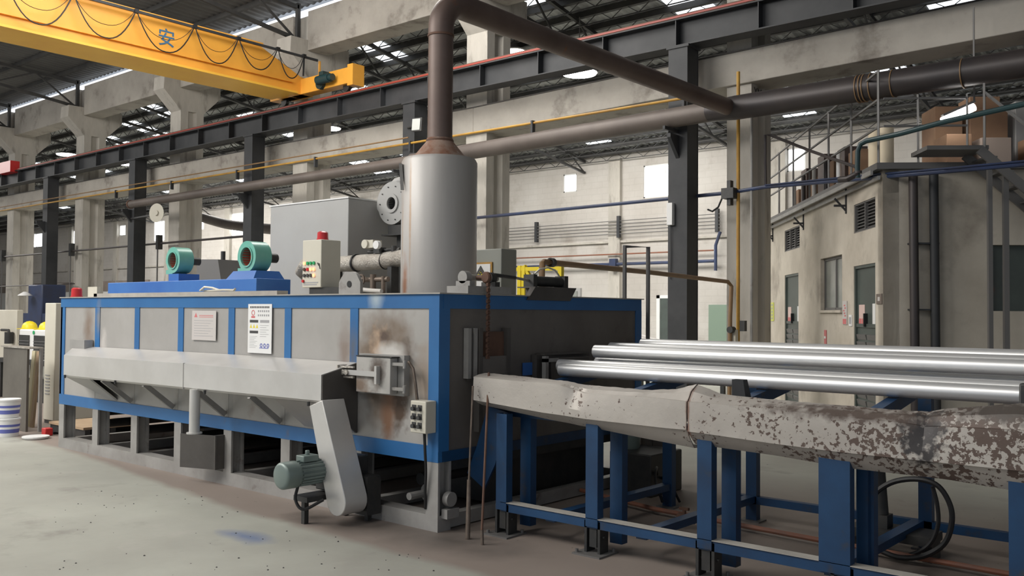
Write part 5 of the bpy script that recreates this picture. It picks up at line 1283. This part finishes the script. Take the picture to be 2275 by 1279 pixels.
MB().cyl(((qx + qx1) / 2 + .04, 2.055, zc1 - .05), ((qx + qx1) / 2 + .04, 2.045, zc1 - .05), .035).make('badge', 'led_green', ac_)
for i, px in enumerate((66, 104)):
    q = at(px, 725, y=2.28)
    t_ = thing('safety_helmet', ['yellow safety helmet on the white air cooler', 'second yellow helmet half hidden by the beige cabinet'][i], 'helmet', (q.x, 2.28, zc1))
    MB().lathe((q.x, 2.28, zc1 + .0), (0, 0, 1), [(0, .155), (.012, .155), (.02, .135), (.07, .125), (.11, .10), (.14, .05), (.148, .0)], 24).make('shell', 'yellow', t_)
    MB().prism([(q.x - .09, 2.14, zc1), (q.x + .09, 2.14, zc1), (q.x + .05, 2.07, zc1), (q.x - .05, 2.07, zc1)], (0, 0, .01)).make('brim', 'yellow', t_)
# far left machinery
bm_ = thing('blue_machine', 'tall dark blue press behind the left concrete column', 'machine', (-16, 5, 0))
x0 = at(62, 650, y=5).x; x1 = at(93, 650, y=5).x
MB().box(x0, x1, 5, 5.6, 1.2, at(80, 632, y=5).z).make('head', 'pipe_blue', bm_, bevel=.03)
MB().box(x0 - 2.5, x1 + 1.2, 5.02, 5.5, 1.25, 1.55).box(x0 - 2.4, x0 - 2.2, 5.1, 5.4, 0, 1.25).box(x1 + .9, x1 + 1.1, 5.1, 5.4, 0, 1.25).make('base_beam', 'pipe_blue', bm_)
q = at(65, 655, y=4.9)
MB().lathe((q.x, 4.8, q.z - .02), (0, 0, 1), [(0, .17), (.02, .16), (.10, .04)], 18).make('lamp_shade', 'white', bm_)
fm = thing('beige_machine', 'beige machine housing at the left frame edge behind the partition', 'machine', (-15, 4, 0))
x0 = at(-30, 730, y=3.6).x; x1 = at(36, 730, y=3.6).x
MB().box(x0, x1, 3.6, 3.75, 0, at(20, 688, y=3.6).z).make('machine_body', 'beige', fm, bevel=.02)
q = at(15, 745, y=3.5)
MB().tube([q + V((-.3, 0, .12)), q + V((.1, 0, .12)), q + V((.12, 0, .05))], .03).cyl(q + V((.12, 0, -.18)), q + V((.12, 0, .08)), .09).make('spindle', 'dark', fm)
# partition line and pipes far left
for i, (py0, y_) in enumerate(((498, 15),)):
    pass
fg = thing('far_office_partition', 'grey framed partition with brown band in the far left bay', 'partition', (-40, 17, 0))
xa = at(0, 560, y=17).x; xb = at(330, 560, y=17).x
MB().box(xa, xb, 17, 17.1, 2.6, 3.1).make('brown_band', 'pipe_grey', fg)
k = 0; x = xa
while x < xb:
    MB().box(x, x + .12, 16.95, 17.1, 0, 3.1).make('post', 'grating', fg); x += 2.4
MB().box(xa, xb, 17.02, 17.06, 0, 2.6).make('grey_panel', 'grey_box', fg)
pw = thing('left_air_pipes', 'thin dark pipes strapped across the left concrete columns', 'pipe', (-20, 8.3, 3.5))
a1 = at(0, 555, y=8.05); 
MB().tube([(-38, 8.22, 3.5), (-14.4, 8.22, 3.52)], .03, 8).make('air_pipe', 'pipe_black', pw)
MB().tube([(-38, 8.22, 2.45), (-24.4, 8.22, 2.47)], .02, 6).make('air_pipe', 'pipe_black', pw)
for x in (-30, -24.6, -19.2, -14.6):
    MB().box(x - .06, x + .06, 8.14, 8.28, 3.35, 3.75).make('valve', 'dark', pw)
    MB().tube([(x - .1, 8.22, 3.5), (x - .1, 8.22, .0)], .025, 6).make('drop_pipe', 'grating', pw)
hn = thing('horn_speaker', 'pale disc shaped speaker on the second black post', 'speaker', (-19.4, 7.5, 4.2))
q = at(357, 474, y=7.5)
MB().lathe(q, (.3, -1, 0), [(0, .08), (.05, .12), (.13, .24), (.15, .25)], 24).cyl(q + V((.05, -.16, 0)), q + V((.06, -.18, 0)), .07).make('horn', 'beige', hn)
MB().bar(q, (-19.8, 7.70, q.z), .04).make('arm', 'dark', hn)
# sagging fabric air duct in far bay
q0, q1, q2, q3 = at(440, 480, y=12), at(500, 497, y=12), at(560, 505, y=12), at(640, 512, y=12)
vd = thing('ventilation_duct', 'sagging grey-brown ventilation duct behind the left column', 'duct', (q1.x, 12, q1.z))
MB().tube(smooth([at(400, 465, y=12), q0, q1, q2, q3]), .16, 12).make('duct_run', 'pipe_grey', vd)
for q in (q0, q2): MB().bar(q, (q.x, 12, zr(12) + .04), .02).make('hanger', 'grating', vd)
# grey hopper behind blue duct
gh = thing('grey_hopper', 'dull grey sheet hopper between the two teal blowers', 'hopper', (-5.4, 1.7, 1.8))
h0, h1, h2, h3 = at(437, 618, y=1.5), at(498, 618, y=1.5), at(484, 576, y=1.5), at(437, 576, y=1.5)
MB().prism([V((h0.x, 1.5, 1.80)), V((h1.x, 1.5, 1.80)), h2, h3], (0, .4, 0)).make('hopper_body', mat('dull_hopper', (.17, .165, .16), .5, .3), gh)
MB().cyl((h2.x - .2, 1.7, h2.z), (h2.x - .2, 1.7, h2.z + .12), .03).make('stub', 'dark', gh)
# pipes bundle behind
bn = at(1500, 745, y=12)
for i in range(6):
    z = .62 + (i // 3) * .16 + .02 * (i % 2)
    q = V((bn.x - .9, 11.6 + (i % 3) * .17, z))
    tag(MB().tube([q + V((-.6, 0, .45 + .06 * (i % 2))), q + V((.5, .0, .25)), q + V((3.0, .1, 0))], .075, 12).make('wrapped_tube', mat('wrapped_pale_%d' % i, (.56, .53, .50), .5)), ['lower front', 'lower middle', 'lower rear', 'upper front', 'upper middle', 'upper rear'][i] + ' pale wrapped tube in the bundle by the black post', 'tube', 'bundle of pale wrapped tubes')
tr = thing('tube_trestle', 'low grey trestle under the bundle of wrapped tubes', 'trestle', (bn.x, 11.8, 0))
for x in (bn.x - .9, bn.x + 1.3): MB().box(x, x + .08, 11.5, 12.1, .40 + (.2 if x < bn.x else -.0), .46 + (.2 if x < bn.x else 0)).box(x, x + .08, 11.5, 11.58, 0, .6 if x < bn.x else .42).box(x, x + .08, 12.0, 12.08, 0, .6 if x < bn.x else .42).make('trestle_frame', 'dark', tr)
# seen through the legs of the furnace and table
bx = thing('yellow_carton', 'yellow-topped carton seen under the far end of the furnace', 'box', (-7.0, 3.6, 0))
q = at(165, 935, y=3.4)
MB().box(q.x - .25, q.x + .25, 3.4, 3.8, .0, .42).make('carton', mat('yellow_carton', (.55, .40, .10), .7), bx)
sw = thing('scissor_stand', 'black cross-braced stand seen behind the furnace legs', 'stand', (-6.6, 3.3, 0))
MB().bar((-7.4, 3.2, .02), (-6.7, 3.2, .7), .05).bar((-6.9, 3.2, .02), (-7.4, 3.2, .7), .05).bar((-5.6, 3.2, .02), (-6.2, 3.2, .7), .05).bar((-7.6, 3.2, .7), (-5.4, 3.2, .7), .05).make('frame', 'dark', sw)
wb = thing('white_equipment_box', 'white box on grey drum seen through the furnace legs', 'box', (-5.8, 3.9, 0))
MB().box(-6.4, -5.6, 3.9, 4.4, .30, .55).make('box_body', 'white', wb)
MB().box(-6.3, -5.7, 3.95, 4.35, 0, .30).make('base', 'dark', wb)

# flakes of grit on the near floor: loose debris nobody would count
b = MB()
for i in range(90):
    px = 120 + 900 * random.random(); py = 1080 + 190 * random.random()
    q = at(px, py, z=0)
    if q.y > -.35: continue
    r = random.uniform(.003, .008)
    b.lathe(q, (0, 0, 1), [(0, r), (r * .6, r * .7), (r * .8, .001)], 5)
tag(b.make('floor_grit', 'dark'), 'dark specks of grit scattered over the open floor', 'debris', kind='stuff')
